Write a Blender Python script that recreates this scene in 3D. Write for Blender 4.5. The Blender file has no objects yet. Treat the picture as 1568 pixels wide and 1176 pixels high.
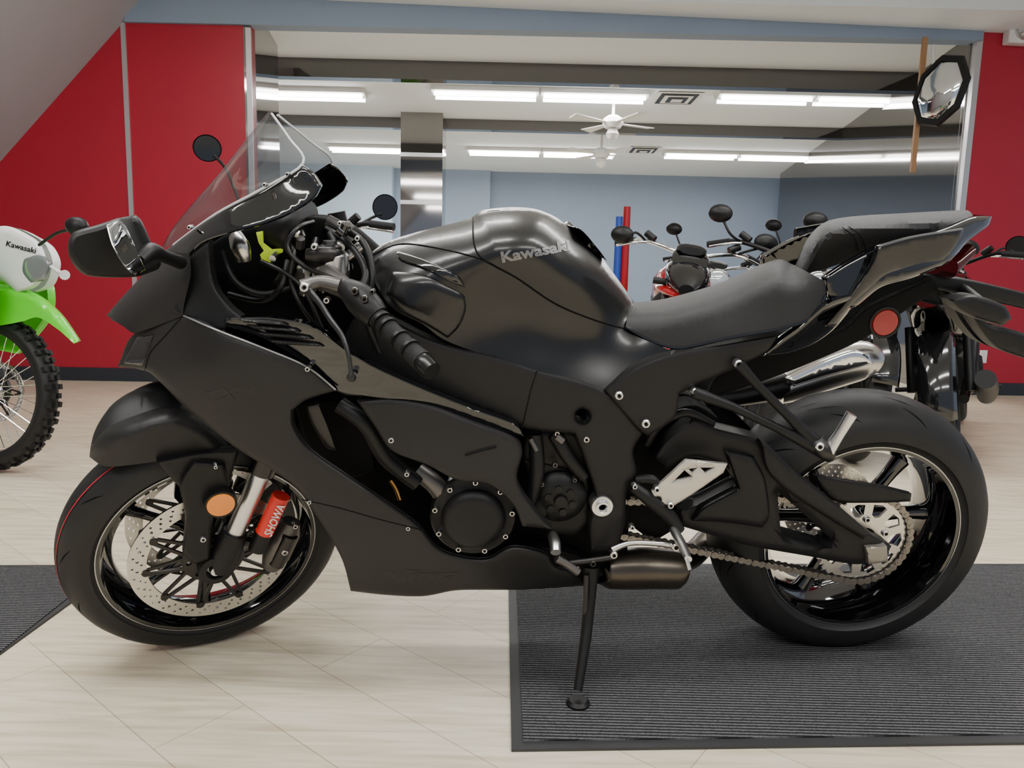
import bpy, bmesh, math, random
import numpy as np
from mathutils import Vector, Matrix
from mathutils.geometry import delaunay_2d_cdt
random.seed(4)
# ---------------------------------------------------------------- camera calibration (solved from the photo)
H=.835; FP=1087.0; CX,CY=784.0,588.0           # measured in a 1568x1176 version of the frame
TH=math.radians(7.6); RL=math.radians(1.37)
FW=Vector((0,math.cos(TH),-math.sin(TH))); R0=Vector((1,0,0)); U0=Vector((0,math.sin(TH),math.cos(TH)))
RT=R0*math.cos(RL)+U0*math.sin(RL); UP=-R0*math.sin(RL)+U0*math.cos(RL)
CAM=Vector((0,0,H))
def ray(px,py): return RT*((px-CX)/FP)-UP*((py-CY)/FP)+FW
cd=bpy.data.cameras.new('camera'); cam=bpy.data.objects.new('camera',cd); bpy.context.collection.objects.link(cam)
cd.sensor_width=36; cd.lens=FP/1568*36; cd.clip_start=.05
m=Matrix.Identity(4)
for i in range(3): m[i][0]=RT[i]; m[i][1]=UP[i]; m[i][2]=-FW[i]; m[i][3]=CAM[i]
cam.matrix_world=m; bpy.context.scene.camera=cam
def G(px,py,z=0):
    d=ray(px,py); return CAM+d*((z-H)/d.z)
class Fr:
    def __init__(s,M): s.M=M; s.Mi=M.inverted(); s.o=s.Mi@CAM; s.R=s.Mi.to_3x3()
    def loc(s,px,py,l):
        d=s.R@ray(px,py); return s.o+d*((l-s.o.y)/d.y)
    def P(s,px,py,l): return s.M@s.loc(px,py,l)
    def W(s,v): return s.M@Vector(v)
def frame(o,F,L,U):
    M=Matrix.Identity(4)
    for i in range(3): M[i][0]=F[i];M[i][1]=L[i];M[i][2]=U[i];M[i][3]=o[i]
    return M
# ---------------------------------------------------------------- materials
def mat(name,col,rough=.5,metal=0,coat=0,emit=0,noise=0,nscale=40,bump=0,spec=.5,coatr=.05):
    m=bpy.data.materials.new(name); m.use_nodes=True; nt=m.node_tree; b=nt.nodes['Principled BSDF']
    b.inputs['Base Color'].default_value=(*col,1); b.inputs['Roughness'].default_value=rough
    b.inputs['Metallic'].default_value=metal; b.inputs['Coat Weight'].default_value=coat; b.inputs['Coat Roughness'].default_value=coatr
    b.inputs['Specular IOR Level'].default_value=spec
    if emit: b.inputs['Emission Color'].default_value=(*col,1); b.inputs['Emission Strength'].default_value=emit
    if noise or bump:
        tc=nt.nodes.new('ShaderNodeTexCoord'); n=nt.nodes.new('ShaderNodeTexNoise'); n.inputs['Scale'].default_value=nscale; n.inputs['Detail'].default_value=5
        nt.links.new(tc.outputs['Object'],n.inputs['Vector'])
        if noise:
            r=nt.nodes.new('ShaderNodeMix'); r.data_type='RGBA'
            r.inputs[6].default_value=(*[c*(1-noise) for c in col],1); r.inputs[7].default_value=(*[min(1,c*(1+noise)) for c in col],1)
            nt.links.new(n.outputs['Fac'],r.inputs[0]); nt.links.new(r.outputs[2],b.inputs['Base Color'])
        if bump:
            bp=nt.nodes.new('ShaderNodeBump'); bp.inputs['Strength'].default_value=bump; bp.inputs['Distance'].default_value=.002
            nt.links.new(n.outputs['Fac'],bp.inputs['Height']); nt.links.new(bp.outputs[0],b.inputs['Normal'])
    return m
MATTE=mat('matte_black_paint',(.0115,.011,.0115),.46,.0,noise=.1,nscale=300,spec=.36)
TANK=mat('satin_black_paint',(.0026,.0026,.003),.32,.0,coat=.5,coatr=.17,spec=.35)
FRAME=mat('frame_grey_black',(.0125,.012,.0125),.47,.1,spec=.3)
GLOSS=mat('gloss_black',(.002,.002,.003),.05,0,coat=.9)
PLAST=mat('black_plastic',(.006,.006,.0065),.45,noise=.15,nscale=200,spec=.32)
DARK=mat('deep_black',(.002,.002,.002),.75,spec=.2)
RUB=mat('tyre_rubber',(.009,.009,.0098),.55,noise=.15,nscale=60,spec=.4)
GROOVE=mat('tyre_groove',(.0015,.0015,.0015),.9,spec=.1)
SEAT=mat('seat_vinyl',(.014,.014,.0155),.5,bump=.5,nscale=900,spec=.35)
STEEL=mat('brushed_steel',(.64,.62,.59),.26,1,noise=.12,nscale=150)
ALU=mat('cast_aluminium',(.72,.72,.72),.3,1)
CHROME=mat('chrome',(.85,.85,.86),.08,1)
DKMET=mat('dark_metal',(.05,.048,.047),.38,.9,noise=.2,nscale=60)
CALG=mat('caliper_grey',(.14,.13,.125),.4,.8)
TITAN=mat('exhaust_metal',(.10,.085,.07),.32,.9,noise=.2,nscale=20)
GRIP=mat('grip_rubber',(.012,.012,.013),.65,bump=.8,nscale=600,spec=.3)
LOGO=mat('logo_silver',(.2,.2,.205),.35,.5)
GHOST=mat('ghost_decal',(.0128,.0124,.0124),.41,spec=.36)
RED=mat('red_reservoir',(.75,.03,.02),.35)
WHITE=mat('white_plastic',(.8,.8,.8),.35)
AMBER=mat('amber_reflector',(.9,.26,.01),.2,0,coat=1)
REDR=mat('red_reflector',(.30,.004,.006),.15,0,coat=.5)
REDT=mat('smoked_red_lens',(.05,.002,.003),.15,0,coat=.5)
STRIPE=mat('tyre_red_line',(.45,.01,.03),.6)
YEL=mat('hi_vis_tag',(.65,.9,.02),.5,emit=.15)
GREEN=mat('green_plastic',(.12,.75,.02),.3,coat=.4)
MIRR=mat('mirror_glass',(.8,.82,.84),.02,1)
BRONZE=mat('bronze_mirror',(.30,.285,.28),.05,1)
BEAM=mat('beam_mirror',(.17,.165,.165),.05,1)
PIN=mat('rim_edge_silver',(.5,.5,.5),.2,1)
def glassmat():
    m=bpy.data.materials.new('windscreen_clear'); m.use_nodes=True; nt=m.node_tree; nt.nodes.clear()
    o=nt.nodes.new('ShaderNodeOutputMaterial'); t=nt.nodes.new('ShaderNodeBsdfTransparent'); g=nt.nodes.new('ShaderNodeBsdfGlossy')
    t.inputs[0].default_value=(.76,.77,.80,1); g.inputs['Roughness'].default_value=.03
    mx=nt.nodes.new('ShaderNodeMixShader'); lw=nt.nodes.new('ShaderNodeLayerWeight'); lw.inputs[0].default_value=.5
    p=nt.nodes.new('ShaderNodeMath'); p.operation='POWER'; p.inputs[1].default_value=3
    q=nt.nodes.new('ShaderNodeMath'); q.operation='MULTIPLY_ADD'; q.inputs[1].default_value=.6; q.inputs[2].default_value=.09
    L=nt.links.new; L(lw.outputs['Facing'],p.inputs[0]); L(p.outputs[0],q.inputs[0]); L(q.outputs[0],mx.inputs[0]); L(t.outputs[0],mx.inputs[1]); L(g.outputs[0],mx.inputs[2]); L(mx.outputs[0],o.inputs[0]); return m
GLASS=glassmat()
# ---------------------------------------------------------------- mesh helpers (all verts baked in world space)
def empty(name,loc=(0,0,0)):
    e=bpy.data.objects.new(name,None); e.empty_display_size=.1; bpy.context.collection.objects.link(e); e.location=loc
    bpy.context.view_layer.update(); return e
def add(name,V,F,mt,parent=None,sharp=35,smooth=True):
    me=bpy.data.meshes.new(name); me.from_pydata([tuple(v) for v in V],[],F)
    bm=bmesh.new(); bm.from_mesh(me); bmesh.ops.recalc_face_normals(bm,faces=bm.faces); bm.to_mesh(me); bm.free()
    if smooth:
        me.shade_smooth(); me.set_sharp_from_angle(angle=math.radians(sharp))
    me.materials.append(mt); o=bpy.data.objects.new(name,me); bpy.context.collection.objects.link(o)
    if parent:
        o.parent=parent; o.matrix_parent_inverse=Matrix.Translation(parent.location).inverted()
    return o
def catmull(pts,closed=False,step=5,ang=50):
    pts=[np.array(p,float) for p in pts]; n=len(pts); out=[]
    def tan(i):
        a=pts[(i-1)%n] if (closed or i>0) else pts[i]; b=pts[(i+1)%n] if (closed or i<n-1) else pts[i]
        d1=pts[i][:2]-a[:2]; d2=b[:2]-pts[i][:2]; 
        l1=np.linalg.norm(d1);l2=np.linalg.norm(d2)
        if l1>0 and l2>0:
            c=np.dot(d1,d2)/(l1*l2)
            if c<math.cos(math.radians(ang)): return None
        return (b-a)/2
    for i in range(n if closed else n-1):
        p0=pts[i];p1=pts[(i+1)%n]; L=np.linalg.norm((p1-p0)[:2]) ; k=max(1,int(round(L/step)))
        t0=tan(i);t1=tan((i+1)%n); ch=p1-p0
        def cl(t):
            if t is None: return ch
            m=np.linalg.norm(t); 
            return t*min(1,np.linalg.norm(ch)/m) if m>0 else ch
        t0=cl(t0);t1=cl(t1)
        for j in range(k):
            t=j/k; h=(2*t**3-3*t*t+1)*p0+(t**3-2*t*t+t)*t0+(-2*t**3+3*t*t)*p1+(t**3-t*t)*t1
            out.append(h)
    if not closed: out.append(pts[-1])
    return out
def inside(poly,pts):
    r=np.zeros(len(pts),bool); x=pts[:,0];y=pts[:,1]; n=len(poly)
    for i in range(n):
        x1,y1=poly[i];x2,y2=poly[(i+1)%n]
        if y1==y2: continue
        c=((y1>y)!=(y2>y))&(x<(x2-x1)*(y-y1)/(y2-y1)+x1); r^=c
    return r
def dist(pts,line,closed):
    d=np.full(len(pts),1e9); n=len(line)
    for i in range(n if closed else n-1):
        a=line[i];b=line[(i+1)%n]; ab=b-a; L=(ab**2).sum()
        if L==0: continue
        t=np.clip(((pts-a)@ab)/L,0,1); q=a+t[:,None]*ab; d=np.minimum(d,np.sqrt(((pts-q)**2).sum(1)))
    return d
def tps(ctrl):
    if callable(ctrl): return ctrl
    if isinstance(ctrl,(int,float)): return lambda p: np.full(len(p),float(ctrl))
    C=np.array(ctrl,float); X=C[:,:2]/100; n=len(X)
    if n<3: return lambda p: np.full(len(p),C[:,2].mean())
    def K(a,b):
        r=np.sqrt(((a[:,None]-b[None])**2).sum(2))+1e-9; return r*r*np.log(r)
    A=np.zeros((n+3,n+3)); A[:n,:n]=K(X,X)+np.eye(n)*.02; A[:n,n]=1;A[:n,n+1:]=X;A[n,:n]=1;A[n+1:,:n]=X.T
    w=np.linalg.lstsq(A,np.concatenate([C[:,2],[0,0,0]]),rcond=None)[0]
    return lambda p: K(np.asarray(p,float)/100,X)@w[:n]+w[n]+(np.asarray(p,float)/100)@w[n+1:]
def cdt(loops,inner):
    V=[];E=[]
    for lp in loops:
        b=len(V); V+= [Vector((float(p[0]),float(p[1]))) for p in lp]; E+=[(b+i,b+(i+1)%len(lp)) for i in range(len(lp))]
    V+=[Vector((float(p[0]),float(p[1]))) for p in inner]
    vo,eo,fo,*_=delaunay_2d_cdt(V,E,[],0,1e-5)
    pv=np.array([[v.x,v.y] for v in vo]); T=[tuple(f) for f in fo]
    cen=np.array([pv[list(t)].mean(0) for t in T]); ins=np.zeros(len(T),bool)
    for lp in loops: ins^=inside([tuple(p[:2]) for p in lp],cen)
    return pv,[t for t,i in zip(T,ins) if i]
def bound(T):
    c={}
    for t in T:
        for i in range(len(t)):
            a,b=t[i],t[(i+1)%len(t)]
            if (b,a) in c: del c[(b,a)]
            else: c[(a,b)]=1
    return list(c)
BK=None
def panel(name,out,ctrl,mt,parent,fr=None,th=.008,R=6,dep=.006,mul=None,holes=(),g=9,mirror=True,sm=True,sharp=35,far=0.0):
    fr=fr or BK; lb=tps(ctrl)
    o=np.array([p[:2] for p in (catmull(out,True) if sm else catmull(out,True,6,0.1))])
    hl=[np.array([(h[0]+h[2]*math.cos(a),h[1]+h[2]*math.sin(a)) for a in np.linspace(0,2*math.pi,17)[:-1]]) if len(h)==3 and not hasattr(h[0],'__len__') else np.array(h,float) for h in holes]
    loops=[o]+hl
    pts=[]
    x0,y0=o.min(0);x1,y1=o.max(0); k=0
    y=y0+g/2
    while y<y1:
        x=x0+(g/2 if k%2 else g)
        while x<x1: pts.append((x,y)); x+=g
        y+=g*.87; k+=1
    edge=mul if mul is not None else None
    el=[(np.array([p[:2] for p in catmull(edge)]),False)] if edge is not None else [(l,True) for l in loops]
    ring=[]; RR=mul_R[0] if mul is not None else R
    for f in (.03,.1,.22,.4,.65,1):
        if mul is None and f in(.03,.22,.65): continue
        for l,c in el:
            n=len(l)
            for i in range(n):
                if mul is not None and i%2 and f>.3: continue
                a=l[(i-1)%n] if (c or i>0) else l[i]; b=l[(i+1)%n] if (c or i<n-1) else l[i]; t=b-a; L=np.hypot(*t)
                if L==0: continue
                nn=np.array([-t[1],t[0]])/L
                for s in(1,-1): ring.append(tuple(l[i]+nn*s*f*RR)+(f*RR,))
    def df(p): return np.min([dist(p,l,c) for l,c in el],axis=0)
    def ins(p):
        r=np.zeros(len(p),bool)
        for l in loops: r^=inside(l,p)
        return r
    allp=np.array(pts) if pts else np.zeros((0,2))
    if len(allp):
        db=np.min([dist(allp,l,True) for l in loops],axis=0); allp=allp[ins(allp)&(db>max(2.5,R*.9 if mul is None else 2.5))]
    if ring:
        rp=np.array(ring); q=rp[:,:2]; db=np.min([dist(q,l,True) for l in loops],axis=0)
        ok=ins(q)&(df(q)>rp[:,2]*.93)&(db>min(.4,R*.08)); q=q[ok]
        if len(q): 
            key={}
            for v in q: key[(round(v[0]/1.5),round(v[1]/1.5))]=v
            allp=np.concatenate([allp,np.array(list(key.values()))]) if len(allp) else np.array(list(key.values()))
    pv,T=cdt(loops,allp)
    def lf(p):
        p=np.asarray(p,float); l=lb(p); d=df(p); t=np.clip(d/RR,0,1); q=np.sqrt(np.clip(1-(1-t)**2,0,1))
        return far+(l-far)*q if mul is not None else l-dep*(1-q)
    L=lf(pv); V=[fr.P(p[0],p[1],float(l)) for p,l in zip(pv,L)]; F=list(T)
    loc=[fr.Mi@v for v in V]
    if th:
        n=len(V); sg=1 if np.mean(L)>=0 else -1
        loc+=[Vector((v.x,v.y-th*sg,v.z)) for v in loc]; bd=bound(T)
        F+=[tuple(reversed([i+n for i in t])) for t in T]+[(a,a+n,b+n,b) for a,b in bd]
    if mirror:
        n=len(loc); loc+=[Vector((v.x,-v.y,v.z)) for v in loc]; F+=[tuple(reversed([i+n for i in t])) for t in F]
    add(name,[fr.M@v for v in loc],F,mt,parent,sharp)
    return lf
mul_R=[60]
def lathe(name,fr,c,prof,mt,parent,seg=64,closed=False,ax='y',sharp=35,ph=0):
    c=Vector(c); V=[];F=[];n=len(prof)
    for i in range(seg):
        a=2*math.pi*i/seg+ph
        for r,y in prof:
            v=Vector((r*math.cos(a),y,r*math.sin(a))) if ax=='y' else (Vector((r*math.cos(a),r*math.sin(a),y)) if ax=='z' else Vector((y,r*math.cos(a),r*math.sin(a))))
            V.append(fr.M@(c+v))
    for i in range(seg):
        for j in range(n if closed else n-1):
            a=i*n+j;b=i*n+(j+1)%n;k=((i+1)%seg)*n; F.append((a,b,k+(j+1)%n,k+j))
    return add(name,V,F,mt,parent,sharp)
def tube(name,pts,r,mt,parent,seg=12,smooth=True,flat=1,join=None):
    P=[np.array(list(p)+([r] if not hasattr(r,'__len__') else [r[i]])) for i,p in enumerate(pts)]
    if smooth and len(P)>2:
        out=[]
        n=len(P)
        for i in range(n-1):
            a=P[max(i-1,0)];b=P[i];c=P[i+1];d=P[min(i+2,n-1)]
            for j in range(6):
                t=j/6; out.append(.5*((2*b)+(c-a)*t+(2*a-5*b+4*c-d)*t*t+(3*b-a-3*c+d)*t**3))
        out.append(P[-1]); P=out
    V=[];F=[];up=None;n=len(P)
    for i in range(n):
        t=Vector(P[min(i+1,n-1)][:3]-P[max(i-1,0)][:3]).normalized()
        if up is None: up=t.orthogonal().normalized()
        up=(up-t*up.dot(t)).normalized(); s=t.cross(up)
        for k in range(seg):
            a=2*math.pi*k/seg; V.append(Vector(P[i][:3])+(up*math.cos(a)*flat+s*math.sin(a))*P[i][3])
    for i in range(n-1):
        for k in range(seg): F.append((i*seg+k,i*seg+(k+1)%seg,(i+1)*seg+(k+1)%seg,(i+1)*seg+k))
    F.append(tuple(range(seg))); F.append(tuple((n-1)*seg+k for k in range(seg)))
    if join is not None:
        b=len(join[0]); join[0].extend(V); join[1].extend([tuple(i+b for i in f) for f in F]); return
    return add(name,V,F,mt,parent,50)
def pt(name,pl,r,mt,parent,fr=None,**k):
    fr=fr or BK; return tube(name,[fr.P(*p[:3]) for p in pl],r,mt,parent,**k)
def lt(name,fr,pl,r,mt,parent,**k): return tube(name,[fr.W(p) for p in pl],r,mt,parent,**k)
def seam(name,line,lf,r,mt,parent,off=.0,fr=None):
    q=np.array([p[:2] for p in catmull(line,False,8,80)]); L=lf(q)+off; fr=fr or BK
    return tube(name,[fr.P(p[0],p[1],float(l)) for p,l in zip(q,L)],r,mt,parent,seg=6,smooth=False)
def blob(name,fr,st,mt,parent,n=24,e=2.4,sub=5):
    S=[np.array(s,float) for s in st]; m_=len(S); out=[]
    for i in range(m_-1):
        a=S[max(i-1,0)];b=S[i];c=S[i+1];d=S[min(i+2,m_-1)]
        for j in range(sub):
            t=j/sub; out.append(.5*((2*b)+(c-a)*t+(2*a-5*b+4*c-d)*t*t+(3*b-a-3*c+d)*t**3))
    out.append(S[-1]); V=[];F=[]
    for q in out:
        s,l,h,hw,hh=q; hw=max(hw,.002);hh=max(hh,.002)
        for k in range(n):
            a=2*math.pi*k/n; ca,sa=math.cos(a),math.sin(a)
            V.append(fr.W((s,l+hw*math.copysign(abs(ca)**(2/e),ca),h+hh*math.copysign(abs(sa)**(2/e),sa))))
    for i in range(len(out)-1):
        for k in range(n): F.append((i*n+k,i*n+(k+1)%n,(i+1)*n+(k+1)%n,(i+1)*n+k))
    F.append(tuple(range(n)));F.append(tuple((len(out)-1)*n+k for k in range(n)))
    return add(name,V,F,mt,parent,40)
def plate(name,fr,c,loops,y0,y1,mt,parent,join=None,sharp=35):
    pv,T=cdt([np.array(l) for l in loops],[]); c=Vector(c); n=len(pv)
    V=[fr.M@(c+Vector((p[0],y1,p[1]))) for p in pv]+[fr.M@(c+Vector((p[0],y0,p[1]))) for p in pv]
    F=list(T)+[tuple(reversed([i+n for i in t])) for t in T]+[(a,a+n,b+n,b) for a,b in bound(T)]
    if join is not None:
        b=len(join[0]); join[0].extend(V); join[1].extend([tuple(i+b for i in f) for f in F]); return
    return add(name,V,F,mt,parent,sharp)
def circ(r,n=32,cx=0,cy=0,ph=0): return [(cx+r*math.cos(ph+2*math.pi*i/n),cy+r*math.sin(ph+2*math.pi*i/n)) for i in range(n)]
def bolts(name,pl,mt,parent,fr=None,depth=.012,k_=.85):
    fr=fr or BK; V=[];F=[];V2=[];F2=[]
    for px,py,l,rp in pl:
        c=fr.loc(px,py,l); r=(fr.loc(px+rp*k_,py,l)-c).length
        pr=[(0,-depth),(r,-depth),(r,.001),(r*.82,.003),(r*.55,.003),(r*.5,-.001),(0,-.001)]; n=len(pr);b=len(V)
        for i in range(18):
            a=2*math.pi*i/18
            for q,y in pr: V.append(fr.M@(c+Vector((q*math.cos(a),y,q*math.sin(a)))))
        for i in range(18):
            for j in range(n-1): k=((i+1)%18)*n; F.append((b+i*n+j,b+i*n+j+1,b+k+j+1,b+k+j))
        b=len(V2)
        for i in range(6): a=i*math.pi/3; V2.append(fr.M@(c+Vector((r*.45*math.cos(a),.0005,r*.45*math.sin(a)))))
        F2.append(tuple(range(b,b+6)))
    add(name,V,F,mt,parent,30); add(name+'_socket',V2,F2,DARK,parent,smooth=False)
def text(name,txt,o,right,hpx,lf,mt,parent,fr=None,off=.0015,bold=.02,shear=0,width=None):
    fr=fr or BK; cu=bpy.data.curves.new(name+'_c','FONT'); cu.body=txt; cu.offset=bold; cu.shear=shear; cu.resolution_u=3
    ob=bpy.data.objects.new(name+'_t',cu); bpy.context.collection.objects.link(ob); bpy.context.view_layer.update()
    me=bpy.data.meshes.new_from_object(ob.evaluated_get(bpy.context.evaluated_depsgraph_get()))
    co=np.array([v.co[:2] for v in me.vertices]); F=[tuple(p.vertices) for p in me.polygons]
    bpy.data.objects.remove(ob)
    xm=co[:,0].max(); r=np.array(right,float); L=np.hypot(*r); sx=L/xm; sy=hpx/.7; u=r/L; v=np.array([u[1],-u[0]])
    p=np.array(o,float)+co[:,:1]*sx*u+co[:,1:]*sy*v; l=lf(p)+off
    add(name,[fr.P(a[0],a[1],float(b)) for a,b in zip(p,l)],F,mt,parent,smooth=False)
def box(name,lo,hi,mt,parent=None,fr=None,bev=0):
    V=[Vector((x,y,z)) for x in(lo[0],hi[0]) for y in(lo[1],hi[1]) for z in(lo[2],hi[2])]
    if fr: V=[fr.M@v for v in V]
    F=[(0,1,3,2),(4,6,7,5),(0,4,5,1),(2,3,7,6),(0,2,6,4),(1,5,7,3)]
    o=add(name,V,F,mt,parent,smooth=False)
    if bev:
        b=o.modifiers.new('bevel','BEVEL'); b.width=bev; b.segments=3
    return o
# ================================================================ ROOM
WA=G(150,583); WB=G(1520,605); wd=(WB-WA).normalized(); wn=Vector((wd.y,-wd.x,0))   # normal towards camera
def wp(px,py):
    d=ray(px,py); t=(WA-CAM).dot(wn)/d.dot(wn); p=CAM+d*t; return ((p-WA).dot(wd),p.z)
def W3(w,z,off=0): v=WA+wd*w+wn*off; return Vector((v.x,v.y,z))
def slab(name,poly,off0,off1,mt,parent=None):
    n=len(poly); V=[W3(w,z,off1) for w,z in poly]+[W3(w,z,off0) for w,z in poly]
    return add(name,V,[tuple(range(n)),tuple(range(2*n-1,n-1,-1))]+[(i,(i+1)%n,n+(i+1)%n,n+i) for i in range(n)],mt,parent,smooth=False)
REDW=mat('red_wall_paint',(.40,.012,.034),.35,noise=.06,nscale=3)
GREYC=mat('grey_soffit_paint',(.36,.36,.39),.7,noise=.04,nscale=4)
WHC=mat('white_ceiling_paint',(.80,.85,.90),.8,noise=.02,nscale=3)
BLUEG=mat('blue_grey_paint',(.23,.29,.39),.6,noise=.04,nscale=2)
BASEB=mat('baseboard_dark',(.02,.025,.035),.4)
TRIM=mat('trim_silver',(.6,.6,.62),.3,.7)
ZC=3.05; ZN=3.16
wL=wp(388,200)[0]; wR=wp(1470,200)[0]; zH=wp(900,36)[1]
d0=wp(0,248); d1=wp(188,35); sl=(d1[1]-d0[1])/(d1[0]-d0[0])
wS=d0[0]-1.2; topw=d1[0]
ztop=d1[1]
slab('wall_back_left',[(wS,0),(wL,0),(wL,ztop+.35),(topw+.35/sl,ztop+.35),(wS,max(.2,d0[1]-1.2*sl))],-.1,0,REDW)
slab('wall_back_right',[(wR+.1,0),(wR+3,0),(wR+3,ZN),(wR+.1,ZN)],-.1,0,REDW)
slab('baseboard_left',[(wS,0),(wL,0),(wL,.11),(wS,.11)],0,.012,BASEB)
slab('baseboard_right',[(wR+.1,0),(wR+3,0),(wR+3,.11),(wR+.1,.11)],0,.012,BASEB)
slab('wall_header',[(d1[0]+.02,ztop),(wL,ztop+.02),(wR+.1,zH),(wR+.1,ZN),(d1[0]+.1,ZN)],-.1,.03,BLUEG)
wt=wp(196,200)[0]
slab('trim_1',[(wt-.018,.1),(wt+.018,.1),(wt+.018,ztop),(wt-.018,ztop)],0,.01,TRIM)
slab('trim_2',[(wL-.04,0),(wL,0),(wL,ztop),(wL-.04,ztop)],-.1,.015,TRIM)
slab('trim_3',[(wR+.06,0),(wR+.11,0),(wR+.11,zH+.1),(wR+.06,zH+.1)],-.1,.015,TRIM)
# sloped soffit on the left
ze=ZN; a=Vector(W3(wS,d0[1]-1.2*sl)); b=Vector(W3(d1[0]+(ze-d1[1])/sl,ze))
V=[a,b,b+Vector((0,-9,0)),a+Vector((0,-9,0))]; V+=[v+Vector((-.05,0,.1)) for v in V]
add('ceiling_slope',V,[(0,1,2,3),(7,6,5,4),(0,4,5,1),(1,5,6,2),(2,6,7,3),(3,7,4,0)],GREYC,smooth=False)
box('wall_left',(a.x-.12,a.y-9,0),(a.x-.02,a.y+.1,a.z+.05),GREYC)
box('ceiling',(b.x,-4,ZN),(7,6.6,ZN+.1),WHC)
box('ceiling_back',(-9,W3(0,0).y-.05,ZC),(9,14.6,ZC+.08),WHC)
# recessed side returns
q=G(425,70,ZC); p=W3(wL,0)
def vwall(name,p,q,z0,z1,mt,th=.06):
    d=(q-p);d.z=0;d.normalize(); n=Vector((d.y,-d.x,0))*th
    V=[Vector((v.x,v.y,z)) for v in(p,q,q+n,p+n) for z in(z0,z1)]
    return add(name,V,[(0,1,3,2),(2,3,5,4),(4,5,7,6),(6,7,1,0),(0,2,4,6),(1,7,5,3)],mt,smooth=False)
vwall('wall_return_left',p,Vector((q.x,q.y,0)),0,ZC,BRONZE,-.06)
YF=G(900,266,ZC).y
fr_=G(1195,266,ZC)
vwall('wall_side_mirrored',W3(wR+.05,0,-.05),Vector((fr_.x,fr_.y,0)),0,ZC,mat('smoked_mirror',(.2,.19,.19),.06,1),.06)
box('wall_far',(-9,YF,0),(9,YF+.1,ZC),BLUEG)
box('wall_far_side',(-6.1,6.5,0),(-6,YF,ZC),BLUEG)
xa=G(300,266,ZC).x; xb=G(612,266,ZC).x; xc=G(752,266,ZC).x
box('wall_far_pale_bay',(xa,YF-.35,0),(xb,YF-.01,ZC),mat('far_wall_pale_blue',(.60,.76,.92),.6))  # section in a paler blue than the rest of the far wall
box('wall_far_mid_bay',(xb,YF-.12,0),(xc,YF-.01,ZC),mat('far_wall_mid_blue',(.30,.38,.50),.6))  # tone between the pale bay and the blue-grey far wall
y1=G(830,97,ZC).y; z1=(CAM+ray(830,126)*(y1/ray(830,126).y)).z
y2=G(830,185,ZC).y; z2=(CAM+ray(830,201)*(y2/ray(830,201).y)).z
box('trim_beam_1',(-6,y1,z1),(fr_.x-.6,y1+.12,ZC),BEAM); box('trim_beam_2',(-6,y2,z2),(fr_.x-.3,y2+.12,ZC),BEAM)
# mirrored column
c=G(646,172,ZC); col=empty('mirrored_column',(c.x,c.y,0))
box('shaft',(c.x-.27,c.y,0),(c.x+.27,c.y+.45,ZC),BRONZE,col)
for i,z in enumerate((.6,1.25,1.9,2.5)): box('band_%d'%i,(c.x-.275,c.y-.006,z),(c.x+.275,c.y-.001,z+.05),TRIM,col)
# floor
def floormat():
    m=bpy.data.materials.new('pale_oak_vinyl_plank'); m.use_nodes=True; nt=m.node_tree; b=nt.nodes['Principled BSDF']; b.inputs['Roughness'].default_value=.36
    tc=nt.nodes.new('ShaderNodeTexCoord'); mp=nt.nodes.new('ShaderNodeMapping'); mp.inputs['Rotation'].default_value=(0,0,math.radians(38))
    br=nt.nodes.new('ShaderNodeTexBrick'); br.inputs['Scale'].default_value=1; br.inputs['Brick Width'].default_value=1.22; br.inputs['Row Height'].default_value=.18
    br.inputs['Mortar Size'].default_value=.001; br.inputs['Mortar Smooth'].default_value=.3; br.offset=.37
    br.inputs['Color1'].default_value=(.73,.65,.50,1); br.inputs['Color2'].default_value=(.80,.725,.575,1); br.inputs['Mortar'].default_value=(.38,.32,.23,1)
    mp2=nt.nodes.new('ShaderNodeMapping'); mp2.inputs['Rotation'].default_value=(0,0,math.radians(38)); mp2.inputs['Scale'].default_value=(3,38,1)
    n=nt.nodes.new('ShaderNodeTexNoise'); n.inputs['Scale'].default_value=1.3; n.inputs['Detail'].default_value=8; n.inputs['Distortion'].default_value=.6
    cr=nt.nodes.new('ShaderNodeValToRGB'); cr.color_ramp.elements[0].position=.3; cr.color_ramp.elements[0].color=(.74,.70,.63,1); cr.color_ramp.elements[1].position=.62; cr.color_ramp.elements[1].color=(1,1,1,1)
    mx=nt.nodes.new('ShaderNodeMix'); mx.data_type='RGBA'; mx.blend_type='MULTIPLY'; mx.inputs[0].default_value=1
    L=nt.links.new
    L(tc.outputs['Object'],mp.inputs[0]);L(mp.outputs[0],br.inputs[0]);L(tc.outputs['Object'],mp2.inputs[0]);L(mp2.outputs[0],n.inputs[0]);L(n.outputs['Fac'],cr.inputs[0])
    L(br.outputs['Color'],mx.inputs[6]);L(cr.outputs[0],mx.inputs[7]);L(mx.outputs[2],b.inputs['Base Color'])
    bp=nt.nodes.new('ShaderNodeBump'); bp.inputs['Strength'].default_value=.15; bp.inputs['Distance'].default_value=.001; L(n.outputs['Fac'],bp.inputs['Height']); L(bp.outputs[0],b.inputs['Normal'])
    return m
box('floor',(-9,-5,-.1),(9,14.6,0),floormat())
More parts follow.
